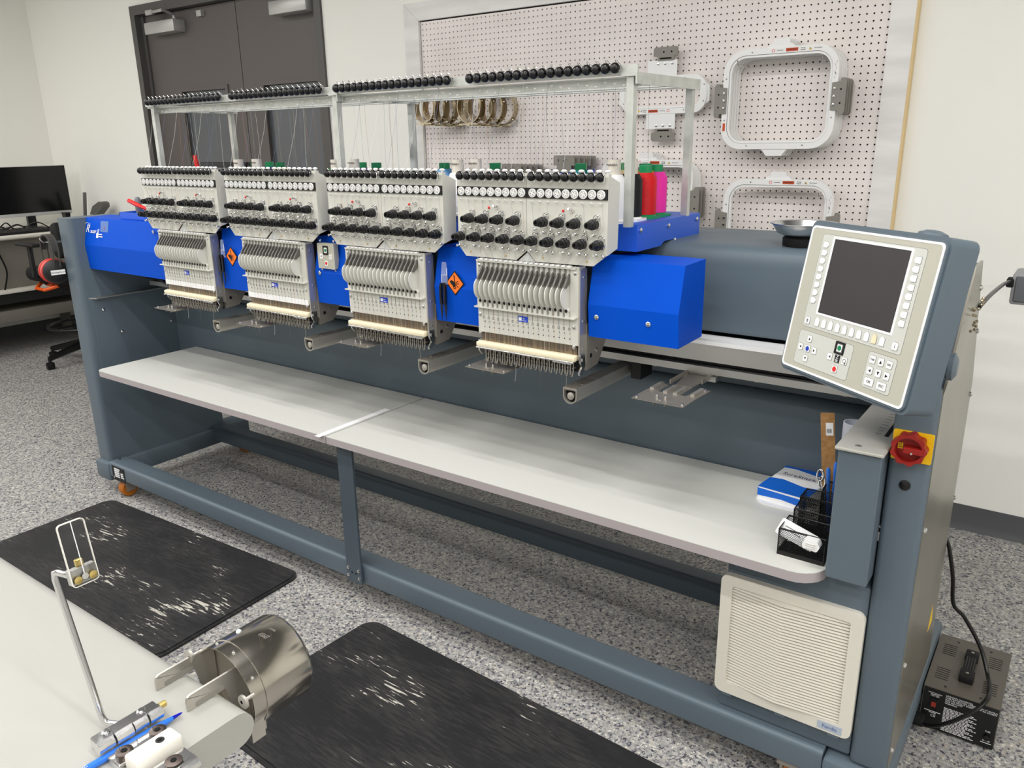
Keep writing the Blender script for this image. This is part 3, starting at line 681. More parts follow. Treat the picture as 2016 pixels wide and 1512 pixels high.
for i in range(10): put('soft_key', ky if i==8 else ku, cp0, (-.087+.0191*i,0,-.039))
def ckey(x,z,w=.0125,h_=.0135,m_=white_p):
    return CP('key', MB().mi(1).prism(rr(w+.0012,h_+.0012,.002,2,x,z),'y',-.0027,-.0023).mi(0).prism(rr(w,h_,.0018,2,x,z),'y',-.0036,-.0027), [m_, ink_g])
def arrow(x,z,d,s_=.003):
    q={'u':[(-s_,-s_),(s_,-s_),(0,s_)],'d':[(-s_,s_),(s_,s_),(0,-s_)],'l':[(s_,s_),(s_,-s_),(-s_,0)],'r':[(-s_,s_),(-s_,-s_),(s_,0)]}[d]
    CP('key_arrow', MB().prism([(x+a,z+b_) for a,b_ in q],'y',-.0039,-.0036), ink)
def ctext(t,x,z,s_): text(t, s_, ink, cp0, (x,-.0038,z))
ckey(-.115,-.042); CP('key_arrow', MB().prism([(-.1165,-.046),(-.1135,-.046),(-.1135,-.042),(-.112,-.042),(-.115,-.0375),(-.118,-.042),(-.1165,-.042)],'y',-.0039,-.0036), ink_g)
ckey(.116,-.0415); ctext('i',.116,-.0415,.010)
for x,z,d in ((-.096,-.076,'u'),(-.117,-.096,'l'),(-.076,-.096,'r'),(-.096,-.116,'d')): ckey(x,z,.0115,.0125); arrow(x,z,d,.0026)
def cdot(x,z,rd,m_): CP('key_dot', MB().prism(circ(rd,18,x,z),'y',-.0040,-.0036), m_)
ckey(-.096,-.096,.0125,.0125); cdot(-.096,-.096,.0049,blue_b)
CP('start_frame', MB().ring(rr(.025,.024,.001,1,-.011,-.075),rr(.0165,.0165,.001,1,-.011,-.075),'y',-.0036,-.0023), ink)
ckey(-.011,-.075); cdot(-.011,-.075,.005,green_m)
ckey(-.031,-.096,.0115,.0125); arrow(-.031,-.096,'l',.0024)
ckey(.009,-.0955,.0125,.0135); CP('key_arrow', MB().ring(circ(.0042,16,.009,-.0955),circ(.0034,16,.009,-.0955),'y',-.0039,-.0036).prism([(.010,-.1015),(.014,-.1005),(.0125,-.0975)],'y',-.0039,-.0036), ink)
ckey(-.011,-.116,.0125,.0125); cdot(-.011,-.116,.005,red_b)
CP('maker_mark', MB().box(-.0175,-.0045,-.0029,-.0023,-.1035,-.0885), ink); text('Z', .010, white_ink, cp0, (-.011,-.0031,-.0925)); text('SK', .0075, white_ink, cp0, (-.011,-.0031,-.100))
ctext('TAB',.075,-.0755,.0052) ; ckey(.075,-.0755); ckey(.095,-.0755); arrow(.095,-.0755,'u'); ckey(.115,-.0755); ctext('DEL',.115,-.0755,.0052)
for x,d in ((.0745,'l'),(.095,'d'),(.115,'r')): ckey(x,-.096); arrow(x,-.096,d)
ckey(.079,-.116,.021,.0135); ctext('OK',.079,-.116,.007); ckey(.1095,-.116,.021,.0135); ctext('ESC',.1095,-.116,.007)
CP('swivel_knob', MB().lathe([(.028,0),(.028,.026),(.024,.034),(.012,.039),(.001,.040)],20,'z',(.085,.048,.123)), slate)
P('panel_arm', MB().tube([(2.585,.05,.98),(2.585,.04,1.10),(2.53,-.01,1.18)],.024,14), slate)

# ------------------------------------------------------------------ pegboard on the back wall
FY = 1.682
pg = empty('pegboard', (.96,1.70,.96), 'large white pegboard with a painted wooden frame hung on the back wall', 'pegboard')
pgl = Vector((-.96,-1.70,-.96))
def G(name, mb, m_, **k_): return build(name, mb, m_, pg, loc=pgl, **k_)
s_=.0254; x0=-.1513; z0=2.0746; nx=89; nz=41; hr=.0036; nseg=6
ex0,ez0=x0-s_/2,z0+s_/2
vs=[]; fs=[]
for j in range(nz+1):
    for i in range(nx+1): vs.append((ex0+i*s_,FY,ez0-j*s_))
for j in range(nz):
    for i in range(nx):
        a=j*(nx+1)+i; q=(a,a+nx+1,a+nx+2,a+1)   # tl, bl, br, tr
        cx,cz=x0+i*s_,z0-j*s_
        o=len(vs)
        for d in (FY,FY+.006):
            for t in range(8): vs.append((cx+hr*math.cos(R(135+45*t)),d,cz+hr*math.sin(R(135+45*t))))
        # octagon vertex order starts top-left, goes counter clockwise (tl, l, bl, b, br, r, tr, t)
        fs += [(q[0],q[1],o+2,o+1,o+0),(q[1],q[2],o+4,o+3,o+2),(q[2],q[3],o+6,o+5,o+4),(q[3],q[0],o+0,o+7,o+6)]
        fs += [(o+t,o+(t+1)%8,o+8+(t+1)%8,o+8+t) for t in range(8)]
me=bpy.data.meshes.new('perforated_panel'); me.from_pydata(vs,[],fs); me.materials.append(pegb); me.update()
put('perforated_panel', me, pg, pgl)
G('shade_backing', MB().box(-.26,2.18,FY+.008,1.6995,.965,2.175), peg_back)  # dark sheet added so the enclosed holes look shaded
BO=(-.264,2.184,.955,2.179); BI=(-.167,2.092,1.052,2.093); fy0,fy1=1.666,1.6995
for nm,pl in (('t',[(BO[0],BO[3]),(BO[1],BO[3]),(BI[1],BI[3]),(BI[0],BI[3])]),('b',[(BO[0],BO[2]),(BO[1],BO[2]),(BI[1],BI[2]),(BI[0],BI[2])]),('l',[(BO[0],BO[2]),(BO[0],BO[3]),(BI[0],BI[3]),(BI[0],BI[2])]),('r',[(BO[1]-.008,BO[2]),(BO[1]-.008,BO[3]),(BI[1],BI[3]),(BI[1],BI[2])])):
    c_=Vector((sum(p[0] for p in pl)/4,sum(p[1] for p in pl)/4)); pl=[((p[0]-c_.x)*.9995+c_.x,(p[1]-c_.y)*.9985+c_.y) for p in pl]
    G('frame_board', MB().prism(pl,'y',fy0,fy1), trimw)
G('raw_edge', MB().box(BO[1]-.0078,BO[1],fy0,fy1,BO[2],BO[3]), raw_wood)
def peg_hook(x,z,l_):
    G('peg_hook', MB().tube([(x,FY+.004,z),(x,FY-.004,z),(x,FY-l_,z+.002),(x,FY-l_-.012,z+.018)],.0022,6), chrome)

def hoop(x0,x1,z0,z1,y,t,label,sides='lr',text_on=True,group=None,mcol=white_p,rad=.085,nstack=1):
    w,h_=x1-x0,z1-z0; cx,cz=(x0+x1)/2,(z0+z1)/2
    hp=empty('embroidery_hoop',(cx,y,z0),label,'hoop',group); zz=h_/2
    B=lambda n_,mb,m_: build(n_,mb,m_,hp)
    fw=.022
    o1=rr(w,h_,rad,7,0,zz); i1=rr(w-2*fw,h_-2*fw,max(rad-fw,.012),7,0,zz); i2=rr(w-2*fw-.002,h_-2*fw-.002,max(rad-fw-.001,.011),7,0,zz); i3=rr(w-2*fw-.018,h_-2*fw-.018,max(rad-fw-.009,.006),7,0,zz)
    B('outer_ring', MB().ring(o1,i1,'y',0,t), mcol)
    B('inner_ring', MB().ring(i2,i3,'y',.004,t-.002), mcol)
    B('ring_gap', MB().ring(i1,i2,'y',.003,.004), ink_g)
    for sx in (-1,1):
        for zq in (.3,.72): B('ring_screw', MB().lathe([(.003,0),(.003,-.001)],8,'y',(sx*(w/2-.012),0,h_*zq)), steel_d)
    for xq in (-.25,.25):
        for zq in (.013,h_-.013): B('ring_screw', MB().lathe([(.003,0),(.003,-.001)],8,'y',(xq*w,0,zq)), steel_d)
    if 'l' in sides:
        for sx in (-1,1):
            if sx<0: B('tab', MB().prism([(-.055,h_-.002),(.055,h_-.002),(.04,h_+.012),(.032,h_+.012),(.030,h_+.030),(-.030,h_+.030),(-.032,h_+.012),(-.04,h_+.012)],'y',.004,t-.004), mcol)
            else: B('tab', MB().prism([(-.055,.002),(.055,.002),(.04,-.012),(.03,-.026),(-.03,-.026),(-.04,-.012)],'y',.004,t-.004), mcol)
            xb=sx*(w/2)
            br=B('bracket', MB().prism([(xb-sx*.018,zz+.048),(xb+sx*.010,zz+.052),(xb+sx*.013,zz+.064),(xb+sx*.026,zz+.064),(xb+sx*.032,zz+.055),(xb+sx*.032,zz-.055),(xb+sx*.026,zz-.064),(xb+sx*.012,zz-.064),(xb+sx*.010,zz-.05),(xb-sx*.018,zz-.048)],'y',-.005,.003), grey_br)
            for dz in (-.028,0,.028): build('bracket_screw', MB().lathe([(.005,-.005),(.005,-.008),(.002,-.0085)],10,'y',(xb-sx*.008,0,zz+dz)), chrome, br)
            for dz in (-.024,.024): build('bracket_hole', MB().lathe([(.0035,-.0051),(.0035,-.0056)],10,'y',(xb+sx*.015,0,zz+dz)), blk_dark, br)
    else:
        for sz in (-1,1):
            zb=zz+sz*h_/2
            B('arm_plate', MB().prism([(-.075,zb-sz*.005),(.06,zb-sz*.005),(.06,zb+sz*.062),(-.075,zb+sz*.062)],'y',.002,.006), mcol)
            br=B('bracket', MB().prism([(-.028,zb+sz*.06),(.046,zb+sz*.06),(.046,zb+sz*.075),(.062,zb+sz*.078),(.062,zb+sz*.108),(.055,zb+sz*.113),(-.040,zb+sz*.113),(-.047,zb+sz*.106),(-.047,zb+sz*.078),(-.028,zb+sz*.075)],'y',-.003,.004), grey_br)
            build('bracket_slot', MB().box(-.018,.036,-.0036,-.003,zb+sz*.068-.003,zb+sz*.068+.003), blk_dark, br)
            for dx in (-.02,.012,.044): B('plate_screw', MB().lathe([(.005,.002),(.005,-.002),(.002,-.003)],10,'y',(dx-.005,0,zb+sz*.048)), chrome)
            for dx in (.0,.035): build('bracket_hole', MB().lathe([(.004,-.0031),(.004,-.0036)],10,'y',(dx,0,zb+sz*.093)), blk_dark, br)
        for sx in (-1,1): B('tab', MB().prism([(sx*w/2-sx*.004,zz+.042),(sx*w/2+sx*.01,zz+.03),(sx*w/2+sx*.012,zz-.03),(sx*w/2-sx*.004,zz-.042)],'y',.004,t-.004), mcol)
    if text_on:
        zt=h_-.012 if 'l' in sides else .012; rt=(R(90),0,0) if 'l' in sides else (R(90),R(180),0); sg=1 if 'l' in sides else -1
        wl=B('warning_label', MB().box(.02*sg-(.0 if sg>0 else .045),.02*sg+(.045 if sg>0 else 0),-.0006,0,zt-.006,zt+.006), warn_r)
        text('WARNING', .0085, ink, wl, (.0425*sg,-.0009,zt), rt)
        text('Strong\nmagnets', .006, ink, hp, (.083*sg,-.0004,zt), rt); text('Pacemakers', .005, ink, hp, (-.002*sg,-.0004,zt), rt)
        B('warning_triangle', MB().prism([(.104*sg,zt-.005*sg),(.116*sg,zt-.005*sg),(.110*sg,zt+.005*sg)],'y',-.0006,0), warn_y)
        B('warning_circle', MB().ring(circ(.006,14,-.028*sg,zt),circ(.0045,14,-.028*sg,zt),'y',-.0006,0), red_b)
        text('Pinch hazard', .0055, ink, hp, (.138*sg,-.0004,zt), rt)
        if 'l' in sides:
            B('printed_lines', (lambda m:[m.box(w/2-.0135+.004*(q%2),w/2-.0125+.004*(q%2),-.0006,0,zz+.062+.011*q,zz+.070+.011*q) for q in range(6)] and m)(MB()), ink_g)
            B('side_label', MB().box(-w/2+.007,-w/2+.017,-.0006,0,zz-.115,zz-.085), warn_r)
    return hp
gz='white hoops stacked on the upper pegs'
hoop(1.519,1.957,1.453,1.823,1.575,.024,'front white magnetic hoop of the upper stack on the pegboard')
for i in range(3): hoop(1.519+.001*i,1.957+.002*i,1.453-.001*i,1.823-.001*i,1.6015+.0265*i,.0235,('second','third','rearmost')[i]+' white magnetic hoop from the front in the upper stack',text_on=False,group=gz)
for x in (1.585,1.90): peg_hook(x,1.765,.13)
hoop(1.543,1.978,.968,1.338,1.59,.024,'white magnetic hoop hanging lowest on the pegboard, beneath the upper stack')
for x in (1.60,1.93): peg_hook(x,1.275,.11)
hoop(1.030,1.424,1.600,1.752,1.638,.022,'narrow white hoop with brackets above and below, hung behind the thread rack',sides='tb',rad=.06)
for x in (1.10,1.33): peg_hook(x,1.712,.05)
hoop(.960,1.402,1.062,1.412,1.592,.024,'front white hoop of the stack behind the red and pink thread cones',rad=.065)
for i in range(2): hoop(.960,1.404+.004*i,1.062,1.411-.001*i,1.6185+.0255*i,.0235,('middle','rearmost')[i]+' white hoop of the stack behind the red and pink cones',text_on=False,group='white hoops behind the thread cones')
for x in (1.03,1.34): peg_hook(x,1.348,.10)
# tubular hoops with grey brackets seen above the heads
bl_h=mat('blue_hoop',(30,84,214),.4)
def thoop(x,zt,y,label,group,visible_blue):
    hp=empty('tubular_hoop',(x,y,zt-.25),label,'hoop',group)
    B=lambda n_,mb,m_: build(n_,mb,m_,hp)
    B('bracket', MB().prism([(-.052,.25),(.052,.25),(.056,.24),(.056,.205),(.038,.205),(.038,.175),(-.038,.175),(-.038,.205),(-.056,.205),(-.056,.24)],'y',0,.005), grey_br)
    B('bracket_hole', MB().prism(circ(.004,10,.0,.225),'y',-.0006,0).prism(rr(.004,.012,.002,3,-.03,.228),'y',-.0006,0), blk_dark)
    B('arm_plate', MB().box(-.045,.045,.005,.009,.15,.19), bl_h if visible_blue else grey_br)
    for dx in (-.025,0,.025): B('plate_screw', MB().lathe([(.005,.005),(.005,.0)],8,'y',(dx,0,.168)), chrome)
    B('ring', MB().ring(rr(.16,.15,.06,6,0,.075),rr(.144,.134,.052,6,0,.075),'y',.0,.012), bl_h)
for i in range(5): thoop(.485+.016*i,1.394-.0015*i,1.555+.024*i,('nearest','second','third','fourth','rearmost')[i]+' grey bracket hoop in the row above the left part of the rightmost head','grey bracket hoops on the left pegs',False)
for i in range(5): thoop(.785+.014*i,1.432-.001*i,1.555+.024*i,('nearest','second','third','fourth','rearmost')[i]+' blue hoop with grey bracket above the middle of the rightmost head','blue hoops with grey brackets',True)
peg_hook(.50,1.36,.12); peg_hook(.80,1.40,.12)

# chrome cap frames
def cap_ring(x,y,z,yaw,label,group,rad=.075,clip=1):
    t=empty('cap_hoop',(x,y,z-rad),label,'cap hoop',group,rot=(0,0,yaw))
    c_=(0,0,rad); n_=36
    build('band', MB().ring(circ(rad,n_,0,rad),circ(rad-.002,n_,0,rad),'y',-.019,.019), nickel, t)
    build('rim', MB().ring(circ(rad+.0015,n_,0,rad),circ(rad-.002,n_,0,rad),'y',-.022,-.019), nickel, t)
    for a in (-70,-110,-40,-140):
        ca,sa=math.cos(R(a)),math.sin(R(a))
        build('clip', MB().tube([(ca*rad,-.012,rad+sa*rad),(ca*(rad+.012),-.014,rad+sa*(rad+.012)),(ca*(rad+.010),.012,rad+sa*(rad+.010))],.003,6), nickel, t)
    for a in (20,60,150,200):
        ca,sa=math.cos(R(a)),math.sin(R(a)); build('rivet', MB().sphere((ca*rad,0,rad+sa*rad),.004,8,5), chrome, t)
    build('strap', MB().box(-.06,.06,-.026,-.022,-.008,-.002).box(-.012,.012,-.03,.02,-.012,-.006), nickel, t)
wl_=('nearest and leftmost','second','third','rearmost')
for i in range(4): cap_ring(-.030+.036*i,1.545+.036*i,1.668-.003*i,R(-6+4*(i%2)),wl_[i]+' chrome cap frame of the left cluster hanging on the pegboard','chrome cap frames in the left cluster')
for i in range(4): cap_ring(.262+.038*i,1.545+.036*i,1.660-.003*i,R(-4+5*(i%2)),wl_[i]+' chrome cap frame of the right cluster hanging on the pegboard','chrome cap frames in the right cluster')
peg_hook(.03,1.745,.1); peg_hook(.32,1.738,.1)

# ------------------------------------------------------------------ thread cones on the blue tray
def cone(x,y,label,m_,cap,base,lbl=False,hz=.105,rad=.03,wrap=False):
    t=empty('thread_cone',(x,y,1.30),label,'thread cone')
    build('base', MB().prism(rr(.07,.07,.012,4),'z',0,.006).lathe([(.032,.006),(.028,.011)],18,'z'), base, t)
    build('thread', MB().lathe([(rad,.011),(rad,.011+hz-.016),(rad*.72,.011+hz)],22,'z'), m_, t)
    build('core', MB().lathe([(.017,.011+hz),(.017,.011+hz+.018 if not lbl else .152),(.012,.011+hz+.0185 if not lbl else .1525)],18,'z'), cap, t)
    if wrap: build('film', MB().lathe([(rad+.002,.015),(rad+.0025,.06),(rad+.002,.11),(.022,.14)],22,'z'), clear_f, t)
    return t
wt=thread_mat('thread_white',(244,244,246)); kt=thread_mat('thread_black',(12,12,15)); 
ords=('first','second','third','fourth')
for k in range(4):
    x=1.822-.5*(3-k)
    w_=('right of the %s head'%ords[k])
    c_=cone(x,.145,'white thread cone with a paper core '+w_,wt,label_t,white_p,True)
    text('MADEIRA', .0075, ink, c_, (.003,-.0172,.140)); 
    c_=cone(x+.012,.212,'black thread cone with a paper core '+w_,kt,label_t,white_p,True)
    text('MADEIRA', .0075, ink, c_, (.003,-.0172,.140))
cc={'red':(206,14,24),'magenta pink':(236,44,164),'orange':(226,110,30),'navy blue':(20,30,110),'yellow':(240,206,40),'green':(20,120,50),'purple':(96,40,130),'brown':(96,60,36),'light blue':(110,170,220),'burgundy':(110,16,40),'grey':(150,150,150),'teal':(0,120,130),'beige':(200,180,140),'gold':(190,140,40),'lime':(150,200,50),'dark grey':(70,70,72)}
names=list(cc)
cone(1.838,.285,'red thread cone with a green cap on the right end of the blue tray',thread_mat('thread_red',cc['red']),green_c,green_c)
cone(1.836,.352,'magenta pink thread cone with a green cap behind the red one',thread_mat('thread_pink',cc['magenta pink']),green_c,green_c)
nm=2
for k in range(4):
    for j,xo in enumerate((.115,.215,.315)):
        c_=names[2+(nm-2)%14]; nm+=1
        cone(.5*k+xo,.33+.03*(j%2),'%s thread cone with a green cap peeking over the %s head from the left'%(c_,ords[k]),thread_mat('thread_'+c_+str(nm),cc[c_]),green_c,green_c,hz=.108)

# ------------------------------------------------------------------ small things on the machine
# thread snips hanging on the covers
def snips(x,z,y,label):
    t=empty('thread_snips',(x,y,z-.085),label,'snips')
    for sx in (-1,1):
        build('blade', MB().prism([(sx*.0065,.0),(sx*.0105,.032),(sx*.0095,.05),(sx*.0025,.05),(sx*.0035,.03)],'y',-.004 if sx<0 else -.002,-.002 if sx<0 else 0), black_m, t)
        build('handle', MB().prism(rprof([(sx*.0025,.046),(sx*.0100,.046),(sx*.0112,.07),(sx*.0105,.100),(sx*.006,.106),(sx*.001,.106),(sx*.004,.095),(sx*.004,.06)],.0012,2),'y',-.006,.001), black_p, t)
    return t
def film(x,z,y):
    t=empty('clear_sleeve',(x,y,z),'clear plastic sleeve stuck on the blue cover above the snips of the %s head'%('third' if x>1 else 'first'),'sleeve')
    build('sleeve', MB().prism(rprof([(-.012,0),(.012,0),(.011,.03),(.008,.062),(-.007,.062),(-.011,.03)],.002,2),'y',-.0012,0), clear_f, t)
    build('crease', MB().tube([(-.010,-.0016,.004),(-.009,-.002,.026),(-.004,-.0022,.024),(.002,-.002,.028),(.009,-.0018,.024),(.010,-.0016,.046)],.0008,5), white_p, t)
snips(1.366,1.106,.012,'black thread snips hanging on the blue cover right of the third head'); film(1.366,1.122,.0185)
snips(.350,1.116,.012,'black thread snips hanging on the blue cover right of the first head'); film(.353,1.126,.0185)
# items on top left cover
t=empty('red_snips',(-.20,.115,1.24),'red-handled snips lying at the left end beside the first head','snips')
build('handle', MB().tube([(-.15,-.02,.055),(-.10,-.02,.042),(-.04,-.01,.024)],[.008,.009,.005],8).tube([(-.135,.0,.040),(-.09,-.002,.030),(-.04,-.006,.018)],[.006,.007,.005],8), red_b, t)
build('blade', MB().tube([(-.045,-.008,.022),(.0,.0,.008),(.03,.004,.003)],[.004,.003,.001],6), chrome, t)
t=empty('screwdriver',(-.365,.140,1.236),'grey-handled tool standing up beside the red-handled snips','tool')
build('handle', MB().lathe([(.012,0),(.013,.04),(.012,.062),(.006,.070)],14,'z'), mat('tool_grey',(120,124,130),.4), t)
t=empty('black_tray_box',(-.02,.27,1.30),'long black box lying behind the first head','box')
build('body', MB().rbox(-.12,.16,.0,.06,.0,.138,.004), black_m, t)
build('label_strip', MB().box(-.10,.10,-.0008,0,.112,.118), ink_g, t)
t=empty('red_handle_snips',(-.045,.22,1.30),'red handle sticking up behind the first head in front of the black box','snips')
build('handle', MB().tube([(0,0,.06),(.002,0,.12),(-.006,0,.165)],[.008,.009,.008],10).tube([(.018,0,.06),(.014,0,.11),(.006,0,.125)],[.007,.008,.006],10), red_b, t)
build('blade', MB().box(-.004,.012,-.002,.002,0,.07), chrome, t)
# strip lying across the joint of the worktop boards
build('joint_strip', MB().prism([(.918,-.118),(.940,-.118),(.938,.2),(.914,.2)],'z',.6205,.6218), white_s, label='thin white strip lying across the joint of the grey worktop boards', cat='strip')
# magnetic bowl
t=empty('magnetic_bowl',(2.232,.36,1.243),'round polished steel parts bowl standing on the rear body beside the control panel','bowl')
build('bowl', MB().lathe([(.04,.022),(.062,.032),(.074,.052),(.080,.054),(.080,.056),(.072,.055),(.058,.036),(.03,.028),(.001,.027)],36,'z'), mat('bowl_steel',(214,214,214),.24,1.0), t)
build('rubber_foot', MB().lathe([(.046,0),(.048,.003),(.048,.02),(.04,.024)],30,'z'), rubber, t)
build('paper_tag', MB().prism([(.02,-.06),(.075,-.03),(.06,.03),(.01,.0)],'z',.046,.047), white_s, t, rot=(R(-6),0,0))
# SureStitch box
t=empty('bobbin_box',(2.292,.30,.62),'flat white and blue cardboard box with lettering lying on the worktop','box')
RZ=R(-6)
bx_=build('carton', MB().rbox(-.062,.062,-.10,.10,.0,.036,.002,1), white_s, t, rot=(0,0,RZ))
bb=mat('carton_blue',(10,104,214),.5)
wave=lambda y0,y1,f0,f1:[(-.0622,y0),(-.03,y0+f0),(.03,y0-f0),(.0622,y0+f0*.3),(.0622,y1),(.03,y1-f1),(-.03,y1+f1),(-.0622,y1)]
build('printed_band', MB().prism(wave(.055,.1005,.006,0),'z',.036,.0366), bb, bx_)
build('printed_band', MB().prism(wave(-.1005,-.03,0,.008),'z',.036,.0366), bb, bx_)
build('printed_band', MB().prism([(-.0625,.012),(.0,.016),(.0625,.010),(.0625,.030),(-.0625,.032)],'y',-.1006,-.1), bb, bx_)
text('SureStitch', .021, mat('navy_ink',(30,44,92),.6), bx_, (-.004,.018,.0362), (0,0,0))
# white plate under the box
build('backing_plate', MB().prism(rr(.14,.11,.04,6,2.285,.235),'z',.6205,.624), white_p, label='white rounded plastic plate under the lettered box on the worktop', cat='plate')
# mesh desk organiser
wire=mat('black_mesh',(14,14,15),.45)
t=empty('desk_organizer',(2.403,.05,.62),'black wire mesh desk organiser at the right end of the worktop','organiser')
def meshpanel(p0,u_,v_,nu,nv,m):
    p0=Vector(p0);u_=Vector(u_);v_=Vector(v_)
    for i in range(-nv,nu+1):
        for sg in (0,1):
            # diagonal wires
            a=[];
            for tt in (0,1):
                s0=(i/nu)+tt*(nv/nu)
                a.append((s0 if not sg else 1-s0,tt))
            (s0,t0),(s1,t1)=a
            def clip(sa,ta,sb,tb):
                if sa==sb: return None
                lo,hi=0.0,1.0
                d=sb-sa
                q0,q1=(0-sa)/d,(1-sa)/d
                if q0>q1:q0,q1=q1,q0
                lo,hi=max(lo,q0),min(hi,q1)
                return None if lo>=hi else ((sa+d*lo,ta+(tb-ta)*lo),(sa+d*hi,ta+(tb-ta)*hi))
            cl=clip(s0,t0,s1,t1)
            if cl: m.tube([p0+u_*cl[0][0]+v_*cl[0][1],p0+u_*cl[1][0]+v_*cl[1][1]],.00045,3)
    return m
def tray_(name,xa,xb,ya,yb,h0,h1):
    tr=build(name, MB().box(xa,xb,ya,yb,0,.002).tube([(xa,ya,h0),(xb,ya,h0),(xb,yb,h1),(xa,yb,h1)],.0022,6,closed=True).box(xa,xb,ya-.001,ya+.001,0,.010).box(xa-.001,xa+.001,ya,yb,0,.01).tube([(xa,ya,0),(xa,ya,h0)],.0016,6).tube([(xb,ya,0),(xb,ya,h0)],.0016,6), wire, t)
    m=MB()
    meshpanel((xa,ya,.004),(xb-xa,0,0),(0,0,h0-.004),18,10,m); meshpanel((xa,yb,.004),(xb-xa,0,0),(0,0,h1-.004),18,12,m)
    meshpanel((xa,ya,.004),(0,yb-ya,0),(0,0,min(h0,h1)-.004),10,10,m); meshpanel((xb,ya,.004),(0,yb-ya,0),(0,0,min(h0,h1)-.004),10,10,m)
    build('mesh_wall', m, wire, tr, smooth=0)
tray_('front_tray',-.050,.048,-.092,-.025,.062,.065); tray_('middle_tray',-.040,.048,-.025,.035,.085,.09); tray_('pen_cup',.0,.048,.035,.085,.115,.12); tray_('rear_tray',-.045,.0,.035,.085,.09,.09)
# contents
def pen(x,y,z,dx,dy,l_,col,label,cap=None,rad=.004):
    t_=empty('pen',(x,y,z),label,'pen'); d=Vector((dx,dy,1)).normalized()
    build('barrel', MB().tube([Vector((0,0,0)),d*l_*.8],rad,8), col, t_); build('cap', MB().tube([d*l_*.8,d*l_*.97,d*l_],[rad*1.2,rad*1.15,rad*.4],8), cap or col, t_)
    return t_
pen(2.435,.10,.625,.02,.1,.15,mat('marker_yellow',(246,226,20),.4),'yellow marker standing in the organiser cup next to the slate box')
pen(2.443,.085,.625,.0,-.02,.11,mat('pencil_red',(210,30,24),.4),'red pencil in the organiser cup below the yellow marker')
pen(2.418,.115,.625,-.1,.05,.155,pen_b,'blue pen standing in the organiser cup behind the scissors')
pen(2.422,.122,.625,-.05,.12,.165,pen_b,'second blue pen leaning behind the first in the organiser cup')
t=empty('scissors',(2.41,.10,.625),'chrome scissors with ring handles standing in the organiser','scissors')
build('blades', MB().tube([(0,0,0),(-.008,.0,.11)],.0035,6), chrome, t)
for i in (0,1): build('handle_ring', MB().tube([(-.012-.004*i+.007*math.cos(a/10*6.283),-.006*i,.125+.018*i+.014*math.sin(a/10*6.283)) for a in range(10)],.0022,6,closed=True), chrome, t)
t=empty('white_tag',(2.385,-.018,.665),'white printed card leaning out of the front tray of the organiser','card'); build('card', MB().prism(rr(.085,.04,.004,3),'y',-.0005,.0005), white_s, t, rot=(R(-50),R(18),0)); build('printed_lines', MB().box(-.03,.0,-.0009,-.0005,.004,.006).box(-.03,.008,-.0009,-.0005,-.003,-.001), ink_g, t.children[0])
t=empty('white_cap_block',(2.428,-.055,.672),'small ribbed white plastic cap resting on the front tray','cap'); build('cap', MB().prism(rprof([(-.016,-.009),(.012,-.012),(.018,.0),(.012,.011),(-.015,.011),(-.019,.0)],.003,3),'y',-.011,.011), white_p, t)
build('rib', MB().box(-.012,.01,-.0125,-.011,.003,.0045).box(-.012,.01,-.0125,-.011,-.002,-.0005).box(-.012,.01,-.0125,-.011,-.007,-.0055), grey_p, t)
for i,(dx,dy) in enumerate(((-.028,-.06),(-.008,-.055),(.018,-.062),(.030,-.045))):
    t=empty('bobbin',(2.403+dx,.05+dy,.6225),'black bobbin lying in the front mesh tray','bobbin','bobbins in the front mesh tray')
    build('spool', MB().lathe([(.011,0),(.011,.0015),(.006,.002),(.006,.010),(.011,.0105),(.011,.012)],14,'z'), black_p, t)
t=empty('cardboard_strip',(2.412,.155,.622),'tall strip of brown cardboard standing behind the organiser','cardboard')
cs_=build('strip', MB().box(-.015,.015,-.002,.002,0,.275), card, t, rot=(R(-2),R(-6.5),R(10)))
build('sticker', MB().box(-.004,.012,-.0026,-.002,.222,.252), white_s, cs_); build('printed_code', (lambda m:[m.box(-.002+.0022*i,-.001+.0022*i,-.0029,-.0026,.228,.238) for i in range(5)] and m)(MB()), ink, cs_)
t=empty('plastic_tube',(2.428,.215,.62),'translucent white plastic tube standing behind the slate pillar box','tube')
build('tube', MB().lathe([(.024,0),(.024,.245),(.022,.245),(.022,.004)],24,'z'), mat('frosted_tube',(222,226,236),.3), t)

# ear defenders on the left column
t=empty('ear_defenders',(-.765,-.055,1.00),'red and black ear defenders hanging on the left column with a white name label','ear defenders',rot=(0,0,R(-6)))
def cup(sx):
    c_=build('ear_cup', MB().lathe([(.046,.0),(.05,.006),(.05,.02),(.046,.03),(.036,.040),(.018,.046),(.001,.047)] ,26,'x'), black_m, t, loc=(sx*.012,0,0), rot=(0,0,0 if sx>0 else R(180)))
    build('cup_ring', MB().lathe([(.049,-.004),(.0525,-.002),(.0525,.008),(.049,.010)],26,'x'), mat('muff_red',(196,42,34),.4) , c_)
    build('cushion', MB().lathe([(.030,-.016),(.046,-.016),(.050,-.009),(.048,-.003),(.03,-.003)],24,'x'), mat('muff_cushion',(205,150,140),.6), c_)
    return c_
c1=cup(1); c2=cup(-1)
build('name_label', MB().box(.0462,.0470,-.030,.026,-.010,.010), white_s, c1); text('Branding Room', .0085, ink, c1, (.0474,-.002,0), (R(90),0,R(90)))
hb=spline([(.052,.0,.01),(.060,.0,.05),(.062,.0,.095),(.042,.0,.138),(.0,.0,.152),(-.042,.0,.138),(-.062,.0,.095),(-.060,.0,.05),(-.052,.0,.01)],5)
build('headband', MB().tube([p+Vector((0,.012,0)) for p in hb],.0035,6).tube([p-Vector((0,.012,0)) for p in hb],.0035,6), mat('band_grey',(70,68,66),.5), t)
